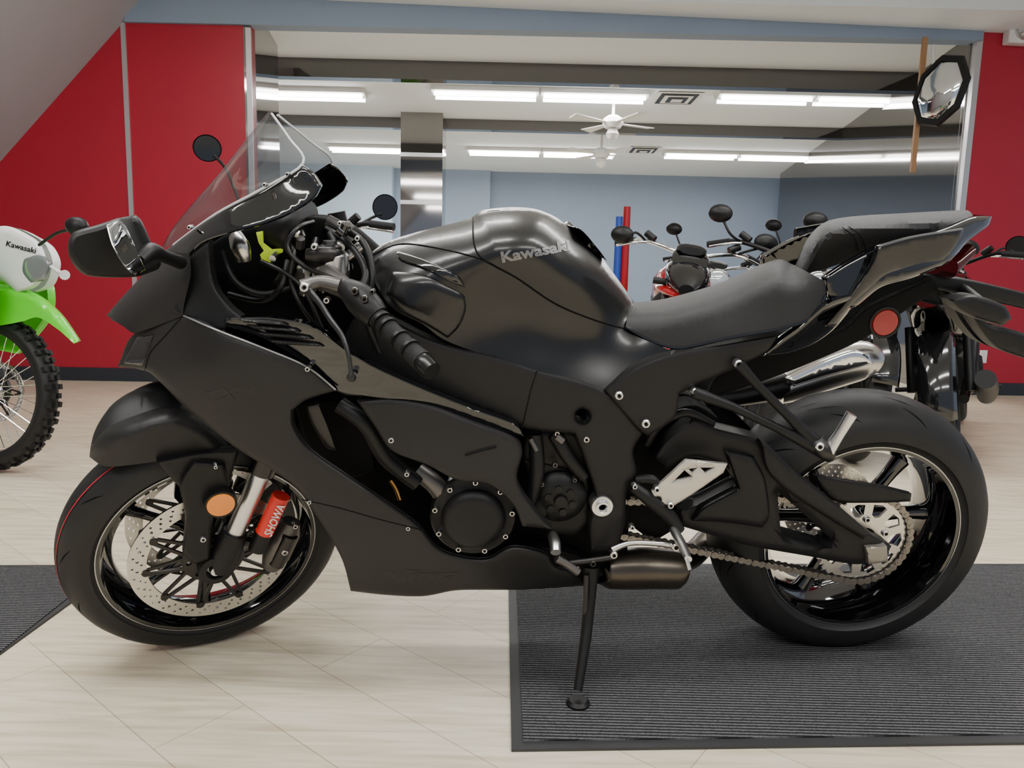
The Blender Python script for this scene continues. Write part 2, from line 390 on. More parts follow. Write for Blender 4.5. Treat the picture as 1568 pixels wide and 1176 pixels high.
def matmat():
    m=bpy.data.materials.new('ribbed_carpet'); m.use_nodes=True; nt=m.node_tree; b=nt.nodes['Principled BSDF']; b.inputs['Roughness'].default_value=.95; b.inputs['Specular IOR Level'].default_value=.1
    tc=nt.nodes.new('ShaderNodeTexCoord'); w=nt.nodes.new('ShaderNodeTexWave'); w.bands_direction='Y'; w.inputs['Scale'].default_value=34; w.inputs['Distortion'].default_value=.6; w.inputs['Detail Scale'].default_value=6
    n=nt.nodes.new('ShaderNodeTexNoise'); n.inputs['Scale'].default_value=260; n.inputs['Detail'].default_value=3
    mt_=nt.nodes.new('ShaderNodeMath'); mt_.operation='MULTIPLY'
    cr=nt.nodes.new('ShaderNodeValToRGB'); cr.color_ramp.elements[0].position=.08; cr.color_ramp.elements[0].color=(.02,.02,.022,1); cr.color_ramp.elements[1].position=.5; cr.color_ramp.elements[1].color=(.145,.145,.15,1)
    L=nt.links.new; L(tc.outputs['Object'],w.inputs[0]);L(tc.outputs['Object'],n.inputs[0]);L(w.outputs['Fac'],mt_.inputs[0]);L(n.outputs['Fac'],mt_.inputs[1]);L(mt_.outputs[0],cr.inputs[0]);L(cr.outputs[0],b.inputs['Base Color'])
    bp=nt.nodes.new('ShaderNodeBump'); bp.inputs['Strength'].default_value=.6; bp.inputs['Distance'].default_value=.003; L(w.outputs['Fac'],bp.inputs['Height']); L(bp.outputs[0],b.inputs['Normal'])
    return m
MM=matmat(); EDG=mat('rubber_edging',(.03,.03,.032),.6)
def floor_mat(name,pp):
    P=[G(*p) for p in pp]; e=empty(name,tuple(P[0])); n=len(P)
    V=[Vector((p.x,p.y,.001)) for p in P]+[Vector((p.x,p.y,.006)) for p in P]
    F=[tuple(range(n)),tuple(range(2*n-1,n-1,-1))]+[(i,(i+1)%n,n+(i+1)%n,n+i) for i in range(n)]
    add('rubber_border',V,F,EDG,e,smooth=False)
    P2=[]
    for i in range(n):
        d1_=(P[i-1]-P[i]).normalized(); d2_=(P[(i+1)%n]-P[i]).normalized(); P2.append(P[i]+(d1_+d2_)*.022/max(.3,abs(d1_.cross(d2_).z)))
    V=[Vector((p.x,p.y,.003)) for p in P2]+[Vector((p.x,p.y,.009)) for p in P2]
    add('ribbed_carpet',V,F,MM,e,smooth=False)
floor_mat('floor_mat',[(778,866),(1800,866),(1800,1138),(783,1152)])
floor_mat('floor_mat',[(-260,868),(120,868),(136,905),(0,1004),(-190,1140)])
# lights
TUBE=mat('fluorescent_tube',(1,.985,.96),.4,emit=16); HOUS=mat('fixture_white',(.8,.8,.78),.5)
def alight(name,loc,sx,sy,pw,parent,col=(1,.985,.96)):
    l=bpy.data.lights.new(name,'AREA'); l.shape='RECTANGLE'; l.size=sx; l.size_y=sy; l.energy=pw; l.color=col
    o=bpy.data.objects.new(name,l); bpy.context.collection.objects.link(o)
    o.location=Vector(loc)-Vector(parent.location); o.parent=parent
def fixture(x0,x1,y,zc,pw=0):
    e=empty('fluorescent_light_fixture',((x0+x1)/2,y,zc)); n=max(1,round((x1-x0)/1.24)); w=(x1-x0)/n
    for i in range(n):
        a=x0+i*w+.01;b=a+w-.02
        V=[(a,y-.13,zc-.002),(b,y-.13,zc-.002),(b,y-.13,zc-.05),(a,y-.13,zc-.05),(a,y-.03,zc-.075),(b,y-.03,zc-.075),(b,y+.03,zc-.075),(a,y+.03,zc-.075),(a,y+.13,zc-.05),(b,y+.13,zc-.05),(b,y+.13,zc-.002),(a,y+.13,zc-.002)]
        add('housing_%d'%i,V,[(0,1,2,3),(3,2,5,4),(4,5,6,7),(7,6,9,8),(8,9,10,11),(11,10,1,0),(0,3,4,7,8,11),(1,10,9,6,5,2)],HOUS,e,smooth=False)
        for k,s in enumerate((-.085,.085)): tube('tube_%d_%d'%(i,k),[Vector((a+.03,y+s,zc-.085)),Vector((b-.03,y+s,zc-.085))],.019,TUBE,e,seg=10)
    if pw: alight('lamp',((x0+x1)/2,y,zc-.115),x1-x0,.24,pw,e)
def cfix(pa,pb,py,pw=0):
    a=G(pa,py,ZC-.09); b=G(pb,py,ZC-.09); y=(a.y+b.y)/2; fixture(a.x,a.x+max(1.2,(b.x-a.x)),y,ZC,pw)
cfix(330,560,149,55); cfix(662,995,151,55); cfix(1092,1400,157,55)
cfix(505,612,232,46); cfix(716,945,238,55); cfix(1012,1250,243,55)
for (x,y,pw) in ((-1.3,-1.6,48),(1.9,-1.6,48),(-1.3,.8,48),(1.9,.8,48),(-1.3,3.2,43),(1.9,3.2,43)): fixture(x-1.24,x+1.24,y,ZN,pw)
w=bpy.data.worlds.new('world'); bpy.context.scene.world=w; w.use_nodes=True; w.node_tree.nodes['Background'].inputs[0].default_value=(.75,.84,1,1); w.node_tree.nodes['Background'].inputs[1].default_value=.5
# ceiling vents and fans
WF=Fr(Matrix.Identity(4))
def vent(px,py,s):
    c=G(px,py,ZC-.01); e=empty('ceiling_air_vent',tuple(c))
    for i in range(5):
        r=s*(1-i*.19); 
        if r>.03:
            box('louvre_%d'%i,(c.x-r,c.y-r,ZC-.012-.006*i),(c.x+r,c.y+r,ZC-.008-.006*i),HOUS if i%2==0 else DKMET,e)
vent(1036,151,.26); vent(985,230,.24)
def fan(px,py):
    c=G(px,py,ZC-.02); e=empty('ceiling_fan',tuple(c)); x,y=c.x,c.y
    tube('rod',[Vector((x,y,ZC)),Vector((x,y,ZC-.22))],.018,HOUS,e); 
    lathe('motor',WF,(x,y,ZC-.30),[(0,.09),(.06,.085),(.11,.05),(.12,0),(.09,-.05),(0,-.06)],HOUS,e,ax='z',seg=24)
    lathe('globe',WF,(x,y,ZC-.42),[(0,.07),(.05,.06),(.075,0),(.05,-.05),(0,-.07)],HOUS,e,ax='z',seg=20)
    for i in range(4):
        a=i*math.pi/2+.5; d=Vector((math.cos(a),math.sin(a),0)); n=Vector((-d.y,d.x,0)); o=Vector((x,y,ZC-.3))
        V=[o+d*.1-n*.03,o+d*.1+n*.03,o+d*.55+n*.07+Vector((0,0,.02)),o+d*.55-n*.07]; V+=[v+Vector((0,0,.008)) for v in V]
        add('blade_%d'%i,V,[(0,1,2,3),(7,6,5,4),(0,4,5,1),(1,5,6,2),(2,6,7,3),(3,7,4,0)],HOUS,e,smooth=False)
fan(940,150); fan(922,205)
# convex mirror (octagonal, black shell) and wooden batten
w0,z0=wp(1413,150); e=empty('convex_mirror',tuple(W3(w0,z0,.12)))
M=frame(W3(w0,z0,.22),wd,wn,Vector((0,0,1))); cf=Fr(M@Matrix.Rotation(math.radians(60),4,'Z')@Matrix.Rotation(math.radians(16),4,'Y')@Matrix.Diagonal((1.1,1,1.5,1)))
PH=math.pi/8
lathe('glass',cf,(0,0,0),[(0,.05),(.06,.045),(.12,.03),(.155,.012),(.16,0)],MIRR,e,seg=8,ph=PH,sharp=80); lathe('frame',cf,(0,0,0),[(.155,.014),(.188,.012),(.195,-.02),(.16,-.07),(0,-.085)],PLAST,e,seg=8,ph=PH)
tube('bracket',[W3(w0,z0+.02,.16),W3(w0+.02,z0+.33,.05),W3(w0+.05,z0+.42,.0)],.012,HOUS,e)
wb,zb=wp(1402,175); wb2,zb2=wp(1396,265); slab('wooden_batten',[(wb-.02,zb2),(wb+.02,zb2),(wb+.02,zH+.0),(wb-.02,zH+.0)],.02,.045,mat('pine_wood',(.35,.19,.09),.6,noise=.2,nscale=12))
w0,z0=wp(1556,52); e=empty('emergency_light',tuple(W3(w0,z0,0))); M=frame(W3(w0,z0,0),wd,wn,Vector((0,0,1))); ef=Fr(M)
box('housing',(-.12,0,-.1),(.2,.09,.1),WHITE,e,ef,.015); lathe('lamp',ef,(0,.09,0),[(0,.03),(.04,.028),(.06,.0),(.07,-.0),(.075,.02),(.08,.0)],ALU,e,seg=24)
w0,z0=wp(1505,546); e=empty('wall_outlet',tuple(W3(w0,z0,0))); M=frame(W3(w0,z0,0),wd,wn,Vector((0,0,1))); ef=Fr(M)
box('cover_plate',(-.035,0,-.057),(.035,.006,.057),WHITE,e,ef,.002); box('socket_top',(-.016,.004,.01),(.016,.009,.04),WHITE,e,ef); box('socket_bottom',(-.016,.004,-.04),(.016,.009,-.01),WHITE,e,ef)
# ================================================================ MOTORCYCLE
PS=math.radians(3.58); LM=math.radians(10)
F_=Vector((-math.cos(PS),-math.sin(PS),0)); L0=Vector((math.sin(PS),-math.cos(PS),0)); Z=Vector((0,0,1))
U_=Z*math.cos(LM)+L0*math.sin(LM); L_=L0*math.cos(LM)-Z*math.sin(LM)
O=Vector((.780,1.665,0.0015)); MB=frame(O,F_,L_,U_); BK=Fr(MB)
bike=empty('sport_motorcycle',tuple(O))
RR_,RF_=.320,.290; WBS=1.452
ax=Vector((-math.sin(math.radians(25)),0,math.cos(math.radians(25)))); DS=math.radians(27)
def steer(dz):
    cF=Vector((WBS,0,RF_+dz)); pv=cF-Vector((math.cos(math.radians(25)),0,math.sin(math.radians(25))))*.03
    return Fr(MB@Matrix.Translation(pv)@Matrix.Rotation(DS,4,ax)@Matrix.Translation(-pv)),cF
ST,CF=steer(0); A=(ST.R.inverted()@Vector((0,1,0))).normalized(); c=ST.W(CF); low=c.z-(RF_-.06)*math.sqrt(1-A.z**2)-.06
ST,CF=steer(-low/math.cos(LM)); c=ST.W(CF)
def proj(p):
    d=p-CAM; z=d.dot(FW); return (round(CX+FP*d.dot(RT)/z),round(CY-FP*d.dot(UP)/z))
CR=Vector((0,0,RR_))
# ---- wheels
def tyre(name,fr,c,R,w2,a,rb,wbead,parent,mt=RUB,seg=96):
    pr=[]
    for i in range(-10,11):
        y=w2*math.sin(i/10*math.pi/2*.96); pr.append((R-a*(1-math.sqrt(max(0,1-(y/w2)**2))),y))
    s=[(R-a-.012,w2*1.0),(rb+.016,w2*.97),(rb+.004,wbead+.004),(rb-.004,wbead)]
    pr=[(r,-y) for r,y in reversed(s)]+pr+s
    lathe(name,fr,c,pr,mt,parent,seg,sharp=60)
def rR(R,a,w2,y): return R-a*(1-math.sqrt(max(0,1-(y/w2)**2)))
def grooves(name,fr,c,R,w2,a,parent,n=14,cf=((.08,.2,.0,.16),(.3,.55,.05,.28),(.62,.9,.16,.34))):
    V=[];F=[];c=Vector(c)
    for sgn in(1,-1):
        for k in range(n):
            base=2*math.pi*(k+(0 if sgn>0 else .5))/n
            for (ya,yb,aa,ab) in cf:
                b=len(V); m_=8
                for i in range(m_+1):
                    t=i/m_; y=(ya+(yb-ya)*t)*w2; ang=base+aa+(ab-aa)*t; da=.0028/R*math.sin(math.pi*min(1,max(.12,t)))
                    r=rR(R,a,w2,y)+.0007
                    for q in(-da,da): V.append(fr.M@(c+Vector((r*math.cos(ang+q),sgn*y,r*math.sin(ang+q)))))
                F+=[(b+2*i,b+2*i+1,b+2*i+3,b+2*i+2) for i in range(m_)]
    add(name,V,F,GROOVE,parent)
def arctext(name,txt,fr,c,r0,a0,size,yf,mt,parent):
    cu=bpy.data.curves.new(name+'_c','FONT'); cu.body=txt; cu.offset=.02; cu.resolution_u=2
    ob=bpy.data.objects.new(name+'_t',cu); bpy.context.collection.objects.link(ob); bpy.context.view_layer.update()
    me=bpy.data.meshes.new_from_object(ob.evaluated_get(bpy.context.evaluated_depsgraph_get())); bpy.data.objects.remove(ob)
    V=[];c=Vector(c)
    for v in me.vertices:
        a=a0+v.co.x*size*1.35/r0; r=r0+v.co.y*size
        V.append(fr.M@(c+Vector((r*math.cos(a),yf(r),r*math.sin(a)))))
    add(name,V,[tuple(p.vertices) for p in me.polygons],mt,parent,smooth=False)
def rim(pre,fr,c,ro,w,parent,mt=GLOSS,spw=.022,ns=3,hub=.045,ph=0):
    pr=[(ro-.004,-w),(ro+.005,-w-.004),(ro+.004,-w-.009),(ro-.006,-w-.008),(ro-.012,-w+.006),(ro-.026,-w*.55),(ro-.03,0),(ro-.026,w*.55),(ro-.012,w-.006),(ro-.006,w+.008),(ro+.004,w+.009),(ro+.005,w+.004),(ro-.004,w),(ro-.015,w*.5),(ro-.018,0),(ro-.015,-w*.5)]
    lathe(pre+'_rim',fr,c,pr,mt,parent,96,closed=True,sharp=50)
    for s in(1,-1): lathe(pre+'_rim_edge_%d'%(s+1),fr,c,[(ro+.0012,s*(w+.0098)),(ro+.003,s*(w+.0098))],PIN,parent,96)
    lathe(pre+'_hub',fr,c,[(.018,-w*.9),(hub,-w*.85),(hub,-.03),(hub+.01,0),(hub,.03),(hub,w*.85),(.018,w*.9)],mt,parent,40,closed=True)
    J=([],[])
    for k in range(ns):
        for s in(-1,1):
            a0=ph+2*math.pi*k/ns+s*.16; a1=ph+2*math.pi*k/ns+s*.42; p0=Vector((math.cos(a0),math.sin(a0)))*(hub-.004); p1=Vector((math.cos(a1),math.sin(a1)))*(ro-.022)
            P=[fr.W(Vector(c)+Vector((p0.x+(p1.x-p0.x)*t,0,p0.y+(p1.y-p0.y)*t))) for t in(0,.33,.66,1)]
            tube('x',P,[spw,spw*.72,spw*.6,spw*.8],None,None,join=J,seg=10)
    add(pre+'_spokes',J[0],J[1],mt,parent,50)
tyre('rear_tyre',BK,CR,RR_,.094,.072,.219,.082,bike); grooves('rear_tyre_grooves',BK,CR,RR_,.094,.072,bike,12)
rim('rear_wheel',BK,CR,.219,.078,bike,ph=.5,spw=.026)
tyre('front_tyre',ST,CF,RF_,.060,.050,.218,.048,bike); grooves('front_tyre_grooves',ST,CF,RF_,.06,.05,bike,12)
rim('front_wheel',ST,CF,.217,.044,bike,ph=1.1,spw=.017,hub=.034)
TL=mat('tyre_lettering',(.022,.022,.023),.5,spec=.3)
arctext('rear_tyre_lettering','SPORT RADIAL',BK,CR,.2375,1.9,.013,lambda r:.0946,TL,bike)
arctext('front_tyre_lettering','SPORT RADIAL',ST,CF,.226,3.9,.009,lambda r:.0606,TL,bike)
lathe('front_tyre_red_line',ST,CF,[(rR(RF_,.05,.06,.026)+.0012,.026),(rR(RF_,.05,.06,.0285)+.0012,.0285)],STRIPE,bike,120)
# front discs
def disc(pre,fr,c,y,ro,ri,parent,arms=10):
    holes=[]
    nrow=((ri+.009,.0026),((ri+ro)/2,.0032),(ro-.009,.0026)); N=36
    for k,(r,h) in enumerate(nrow):
        for i in range(N): a=2*math.pi*(i+k*.33)/N; holes.append(circ(h,8,r*math.cos(a),r*math.sin(a)))
    plate(pre+'_disc',fr,c,[circ(ro,90),circ(ri,72)]+holes,y-.0025,y+.0025,STEEL,parent)
    J=([],[])
    for i in range(arms):
        a=2*math.pi*i/arms
        for s in(-1,1):
            p0=(.05*math.cos(a+s*.3),.05*math.sin(a+s*.3)); p1=((ri+.003)*math.cos(a+s*.04),(ri+.003)*math.sin(a+s*.04)); d=np.array(p1)-np.array(p0); n=np.array([-d[1],d[0]])/np.hypot(*d)*.0035
            plate('x',fr,c,[[tuple(np.array(p0)+n),tuple(np.array(p0)-n),tuple(np.array(p1)-n),tuple(np.array(p1)+n)]],y-.002,y+.003,None,None,join=J)
        plate('x',fr,c,[circ(.008,12,(ri+.002)*math.cos(a),(ri+.002)*math.sin(a))],y-.003,y+.005,None,None,join=J)
    plate('x',fr,c,[circ(.062,48),circ(.036,32)]+[circ(.006,10,.049*math.cos(t),.049*math.sin(t)) for t in np.linspace(0,2*math.pi,9)[:-1]],y-.003,y+.005,None,None,join=J)
    add(pre+'_carrier',J[0],J[1],DKMET,parent)
disc('front_left',ST,CF,.068,.163,.128,bike); disc('front_right',ST,CF,-.068,.163,.128,bike)
lathe('front_axle',ST,CF,[(0,.118),(.011,.118),(.012,.115),(.012,.104),(.017,.104),(.019,.1),(.019,-.11),(0,-.11)],ALU,bike,24)
# forks / stays (steered frame)
f_=Vector((math.cos(math.radians(25)),0,math.sin(math.radians(25))))
for s,nm in((1,'left'),(-1,'right')):
    b_=CF+Vector((-.004,s*.098,.0)); b2=b_-f_*.006
    lt('fork_inner_tube_'+nm,ST,[b2+ax*.03,b2+ax*.30],.0195,ALU,bike,seg=20)
    lt('fork_outer_tube_'+nm,ST,[b2+ax*.24,b2+ax*.60],.027,TANK,bike,seg=20)
    lt('fork_bottom_'+nm,ST,[b2+ax*-.01,b2+ax*.02,b2+ax*.08,b2+ax*.09],[.022,.030,.028,.024],PLAST,bike,seg=20)
    lathe('axle_clamp_'+nm,ST,CF+Vector((0,s*.098,0)),[(.018,-.022),(.034,-.02),(.036,0),(.034,.018),(.02,.02)],PLAST,bike,28,closed=True)
    r0=b2-f_*.054+Vector((0,s*.014,0))
    lt('damper_reservoir_'+nm,ST,[r0+ax*.105,r0+ax*.20],.0185,RED,bike,seg=24)
    lt('reservoir_cap_'+nm,ST,[r0+ax*.06,r0+ax*.105],.018,PLAST,bike,seg=20)
    c0=b2-f_*.115+Vector((0,s*-.016,0))
    lt('caliper_'+nm,ST,[c0+ax*-.005,c0+ax*.03,c0+ax*.09,c0+ax*.12],[.02,.031,.031,.02],CALG,bike,seg=16,smooth=False)
    lt('caliper_bridge_'+nm,ST,[c0+ax*.02+Vector((0,s*.022,0)),c0+ax*.1+Vector((0,s*.022,0))],.017,DKMET,bike,seg=12)
    if s>0:
        ra=ST.M@(r0+ax*.112+Vector((0,.019,0))); rb=ST.M@(r0+ax*.195+Vector((0,.019,0))); pa,pb=proj(ra),proj(rb); ll=(r0.y+.019)
        u=np.array(pb,float)-np.array(pa); uu=u/np.hypot(*u); o_=np.array(pa)+np.array([-uu[1],uu[0]])*6.5
        text('reservoir_lettering','SHOWA',tuple(o_),tuple(u*.95),12,lambda p,ll=ll:np.full(len(p),ll),WHITE,bike,fr=ST,off=.001,bold=.02)
bolts('caliper_bolts',[(436,846,.118,6),(452,806,.118,5)],STEEL,bike,ST)
panel('front_bracket',[(276,742),(296,706),(345,712),(352,744),(330,770),(322,860),(296,862),(280,848),(284,790)],.115,PLAST,bike,fr=ST,R=7,dep=.01,th=.015)
panel('front_fender_stay',[(240,707),(300,695),(366,690),(350,745),(320,758),(280,748),(255,725)],.098,PLAST,bike,fr=ST,R=6,dep=.008,th=.02)
bolts('bracket_bolts',[(311,826,.117,6),(330,715,.117,4)],ALU,bike,ST)
c=ST.loc(338,772,.13); lathe('amber_reflector',ST,c,[(0,.006),(.026,.004),(.027,0)],AMBER,bike,28); lathe('reflector_bezel',ST,c,[(.027,.003),(.031,.003),(.031,-.02),(0,-.02)],PLAST,bike,28)
mul_R[0]=34
panel('front_fender',[(137,700),(142,680),(165,655),(205,637),(258,622),(292,630),(330,652),(366,690),(350,702),(300,700),(245,706),(200,712),(160,714)],[(150,700,.055),(200,690,.075),(300,670,.085),(350,690,.085)],MATTE,bike,fr=ST,th=0,mul=[(137,700),(142,680),(165,655),(205,637),(258,622),(292,630),(330,652),(366,690)])
# ---- main fairing
SF=[(180,562),(205,512),(278,483),(335,507),(400,532),(470,562),(516,598),(470,612),(448,628),(450,652),(474,688),(530,728),(600,775),(640,805),(668,838),(700,852),(745,856),(785,838),(835,848),(850,868),(880,878),(895,897),(800,903),(700,904),(648,913),(590,911),(537,905),(525,860),(505,822),(478,780),(455,748),(420,722),(360,685),(290,630),(245,585),(222,567)]
lfS=panel('side_fairing',SF,[(180,562,.09),(205,512,.10),(225,545,.14),(280,483,.185),(300,560,.225),(400,600,.245),(516,598,.225),(450,650,.24),(500,750,.235),(600,800,.215),(560,880,.175),(540,905,.155),(650,900,.15),(880,885,.14),(785,838,.175),(700,852,.19),(640,840,.20)],MATTE,bike,R=9,dep=.010,th=.01)
seam('fairing_seam_lower',[(462,765),(520,778),(580,795),(648,812)],lfS,.0012,DARK,bike)
seam('fairing_seam_front',[(222,567),(230,540),(252,515),(280,484)],lfS,.0012,DARK,bike)
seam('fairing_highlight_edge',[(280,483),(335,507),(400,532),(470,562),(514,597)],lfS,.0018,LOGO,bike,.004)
bolts('fairing_bolts',[(471,565,.232,5),(474,769,.238,4),(625,809,.212,4.5),(599,674,.226,5.5),(623,726,.215,5),(540,577,.24,6)],ALU,bike)
text('fairing_decal_model','ZX-10R',(302,614),(138,-8),17,lfS,GHOST,bike,bold=.03,shear=.35,off=.0006)
text('fairing_decal_belly','Ninja',(575,892),(128,-4),18,lfS,GHOST,bike,bold=.02,shear=.3,off=.0006)
panel('intake_recess',[(188,556),(210,516),(236,512),(226,540),(218,560)],lambda p:lfS(p)+.002,GLOSS,bike,R=2,dep=.002,th=.006)
lfM=panel('mid_fairing',[(546,613),(600,610),(660,620),(725,645),(785,668),(800,690),(792,735),(815,775),(845,810),(800,806),(785,772),(748,742),(700,735),(655,712),(600,690),(575,655)],[(546,613,.215),(600,660,.225),(700,690,.228),(800,700,.21),(845,810,.205)],MATTE,bike,R=7,dep=.01,th=.02)
seam('mid_fairing_slash',[(712,697),(735,690),(760,684)],lfM,.0025,DARK,bike,.001)
lfT=panel('gloss_side_trim',[(345,486),(420,487),(480,500),(530,535),(570,560),(640,592),(720,624),(790,650),(802,668),(760,664),(700,645),(640,625),(560,608),(516,600),(470,562),(400,532),(340,507)],[(345,495,.205),(450,520,.222),(530,570,.222),(640,605,.215),(800,660,.20)],GLOSS,bike,R=5,dep=.005,th=.02)
for i,(a,b) in enumerate((((362,489),(430,497)),((376,499),(450,507)),((392,510),(470,518)),((410,522),(486,529)))):
    panel('vent_slat_%d'%i,[(a[0],a[1]-1),(b[0],b[1]-3),(b[0]+10,b[1]+2),(a[0]+14,a[1]+5)],.233,MATTE,bike,R=2,dep=.003,th=.01,sm=False)
panel('cowl_inner_side',[(266,478),(274,415),(292,392),(320,368),(322,400),(330,440),(352,470),(375,488),(335,507),(280,484)],[(270,440,.16),(320,380,.165),(370,490,.205),(280,484,.185)],PLAST,bike,R=4,dep=.006,th=.02)
mul_R[0]=48
NO=[(163,483),(187,455),(215,425),(250,388),(290,388),(292,420),(282,465),(280,484),(206,510),(192,502)]
panel('nose_cowl',NO,[(180,490,.11),(206,505,.12),(280,484,.185),(285,400,.165),(240,440,.14)],MATTE,bike,th=0,mul=NO[:4])
mul_R[0]=40
panel('headlight_face',[(170,490),(192,500),(206,510),(200,530),(181,560),(215,566),(260,580),(300,600),(300,500),(230,480)],[(180,500,.06),(300,560,.15)],PLAST,bike,th=0,mul=[(170,490),(192,502),(188,530),(181,560),(222,568),(300,600)])
UCO=[(250,385),(268,372),(330,328),(400,290),(463,252),(478,262),(493,284),(480,305),(440,330),(400,345),(350,358),(310,372),(285,395),(262,398)]
panel('upper_cowl_gloss',UCO,[(260,385,.10),(330,340,.155),(463,255,.138),(485,290,.15),(400,330,.17),(285,390,.15)],GLOSS,bike,R=6,dep=.008,th=.008)
bolts('screen_bolts',[(405,283,.168,4),(440,267,.158,4),(290,348,.147,4)],CHROME,bike)
# windscreen
Cn=[(413,169),(376,215),(337,265),(300,308),(270,345),(250,380)]; En=[(416,174,.02),(443,212,.08),(464,250,.133),(400,290,.148),(330,328,.142),(266,375,.1)]
Cl=[BK.loc(a,b,0) for a,b in Cn]; El=[BK.loc(*p) for p in En]
def cr3(P,sub):
    o=[];n=len(P)
    for i in range(n-1):
        a=P[max(i-1,0)];b=P[i];c=P[i+1];d=P[min(i+2,n-1)]
        for j in range(sub):
            t=j/sub; o.append(.5*((2*b)+(c-a)*t+(2*a-5*b+4*c-d)*t*t+(3*b-a-3*c+d)*t**3))
    o.append(P[-1]); return o
Cl=cr3(Cl,5); El=cr3(El,5); V=[];F=[];NT=21
for c_,e_ in zip(Cl,El):
    for j in range(NT):
        t=abs(j-(NT-1)/2)/((NT-1)/2); sg=1 if j>=(NT-1)/2 else -1; k=t**1.8
        V.append(BK.M@Vector((c_.x+(e_.x-c_.x)*k,sg*e_.y*t,c_.z+(e_.z-c_.z)*k)))
for i in range(len(Cl)-1):
    for j in range(NT-1): a=i*NT+j; F.append((a,a+1,a+NT+1,a+NT))
add('windscreen',V,F,GLASS,bike,60)
SE=mat('screen_edge',(.6,.62,.65),.2)
for s in(0,NT-1): tube('windscreen_edge_%d'%s,[V[i*NT+s] for i in range(len(Cl))],.0022,SE,bike,seg=6,smooth=False)
# mirrors
panel('mirror_housing_left',[(104,375),(112,356),(150,344),(180,334),(190,345),(206,380),(222,413),(214,423),(165,425),(128,420),(108,398)],[(110,380,.43),(200,340,.36),(215,415,.36)],PLAST,bike,R=9,dep=.018,th=.06,mirror=False)
panel('mirror_glass_left',[(163,345),(181,335),(193,352),(221,413),(210,423),(196,414),(174,380)],[(165,347,.425),(181,337,.395),(219,412,.385),(199,413,.425)],MIRR,bike,R=2,dep=.001,th=.004,mirror=False)
pt('mirror_arm_left',[(212,400,.345),(230,385,.30),(250,392,.24),(276,402,.17)],[.010,.014,.011,.012],PLAST,bike)
panel('mirror_housing_right',[(350,360),(372,352),(392,362),(397,385),(385,402),(362,400),(350,385)],-.20,PLAST,bike,R=8,dep=-.02,th=.04,mirror=False)
panel('mirror_glass_right',[(356,362),(372,357),(386,366),(391,384),(380,396),(364,394),(355,382)],-.195,MIRR,bike,R=2,dep=.0,th=.002,mirror=False)
# cockpit
panel('cockpit_inner',[(292,395),(350,358),(430,340),(500,335),(560,385),(590,470),(560,545),(480,540),(375,490),(300,480)],.03,DARK,bike,th=.06,R=5,dep=.004,mirror=False)
blob('instrument_dash',BK,[(BK.loc(430,350,0).x+.03,0,BK.loc(430,350,0).z,.06,.03),(BK.loc(450,350,0).x,0,BK.loc(450,350,0).z,.10,.05),(BK.loc(475,360,0).x,0,BK.loc(475,345,0).z,.09,.045)],PLAST,bike)
panel('hi_vis_tag',[(392,356),(402,354),(403,372),(416,382),(434,380),(432,387),(416,392),(414,402),(403,404),(398,390),(404,384),(396,372)],.085,YEL,bike,th=.004,R=1,dep=.001,mirror=False,sm=False)
pt('headlight_relay_pod',[(360,360,.1),(368,380,.11),(374,400,.11)],[.018,.026,.018],STEEL,bike,flat=.6)
pt('triple_clamp',[(470,395,.12),(505,398,.11),(520,402,.0),(540,395,-.1)],[.02,.03,.028,.025],DKMET,bike,flat=.6)
c=BK.loc(506,402,.10); lathe('fork_cap',BK,c,[(0,.04),(.012,.04),(.014,.034),(.022,.03),(.024,.015),(.024,0)],DKMET,bike,24,ax='z')
lathe('fork_clamp_ring',BK,c,[(.03,.018),(.034,.014),(.034,-.03),(.03,-.034)],ALU,bike,28,ax='z')
pt('ignition_barrel',[(500,340,.03),(520,352,.03),(535,372,.03)],.016,DKMET,bike)
pt('bar_clamp_left',[(500,425,.13),(525,440,.17),(545,452,.2)],[.026,.02,.018],CALG,bike)
pt('switch_housing',[(530,440,.2),(548,455,.22),(566,474,.24),(578,486,.25)],[.018,.027,.027,.022],PLAST,bike)
bolts('switch_buttons',[(543,446,.25,7),(558,458,.262,7),(570,447,.24,5)],GLOSS,bike)
pt('left_grip',[(572,480,.245),(600,508,.28),(630,538,.325),(648,554,.352)],[.0175,.0165,.0165,.018],GRIP,bike,seg=20)
for i,(a,b,l) in enumerate(((594,501,.272),(612,520,.299),(628,535,.322),(585,492,.262))): pt('grip_ring_%d'%i,[(a-2,b-2,l),(a+1,b+1,l+.004)],.0182,PLAST,bike,seg=20)
pt('bar_end_left',[(645,551,.350),(651,558,.36),(662,569,.375)],[.015,.0165,.0155],mat('bar_end',(.03,.03,.03),.25,.8),bike,seg=20)
pt('right_grip',[(520,345,-.22),(545,360,-.25),(575,385,-.34)],.017,GRIP,bike)
pt('right_lever',[(505,330,-.2),(530,345,-.26),(552,372,-.3)],[.006,.006,.005],DKMET,bike)
pt('right_reservoir',[(515,325,-.18),(520,345,-.18)],.02,PLAST,bike); pt('steering_damper',[(560,372,.05),(530,395,.06),(500,410,.06)],.012,STEEL,bike)
pt('clutch_lever',[(466,438,.2),(488,462,.24),(505,488,.28),(524,515,.31),(534,545,.325),(538,575,.33)],[.010,.008,.008,.007,.006,.006],mat('lever_grey',(.045,.045,.048),.35,.6),bike,flat=.6)
c=BK.loc(538,578,.33); lathe('lever_ball',BK,c,[(0,.008),(.006,.006),(.008,0),(.006,-.006),(0,-.008)],mat('lever_tip',(.03,.03,.03),.4,.6),bike,16)
bolts('cockpit_bolts',[(466,440,.225,9),(481,378,.15,6),(500,460,.2,6),(547,365,.1,5),(520,342,.08,4)],ALU,bike)
pt('clutch_perch',[(462,440,.2),(490,432,.19),(520,438,.19)],[.014,.012,.014],CALG,bike)
rr=random.Random(3)
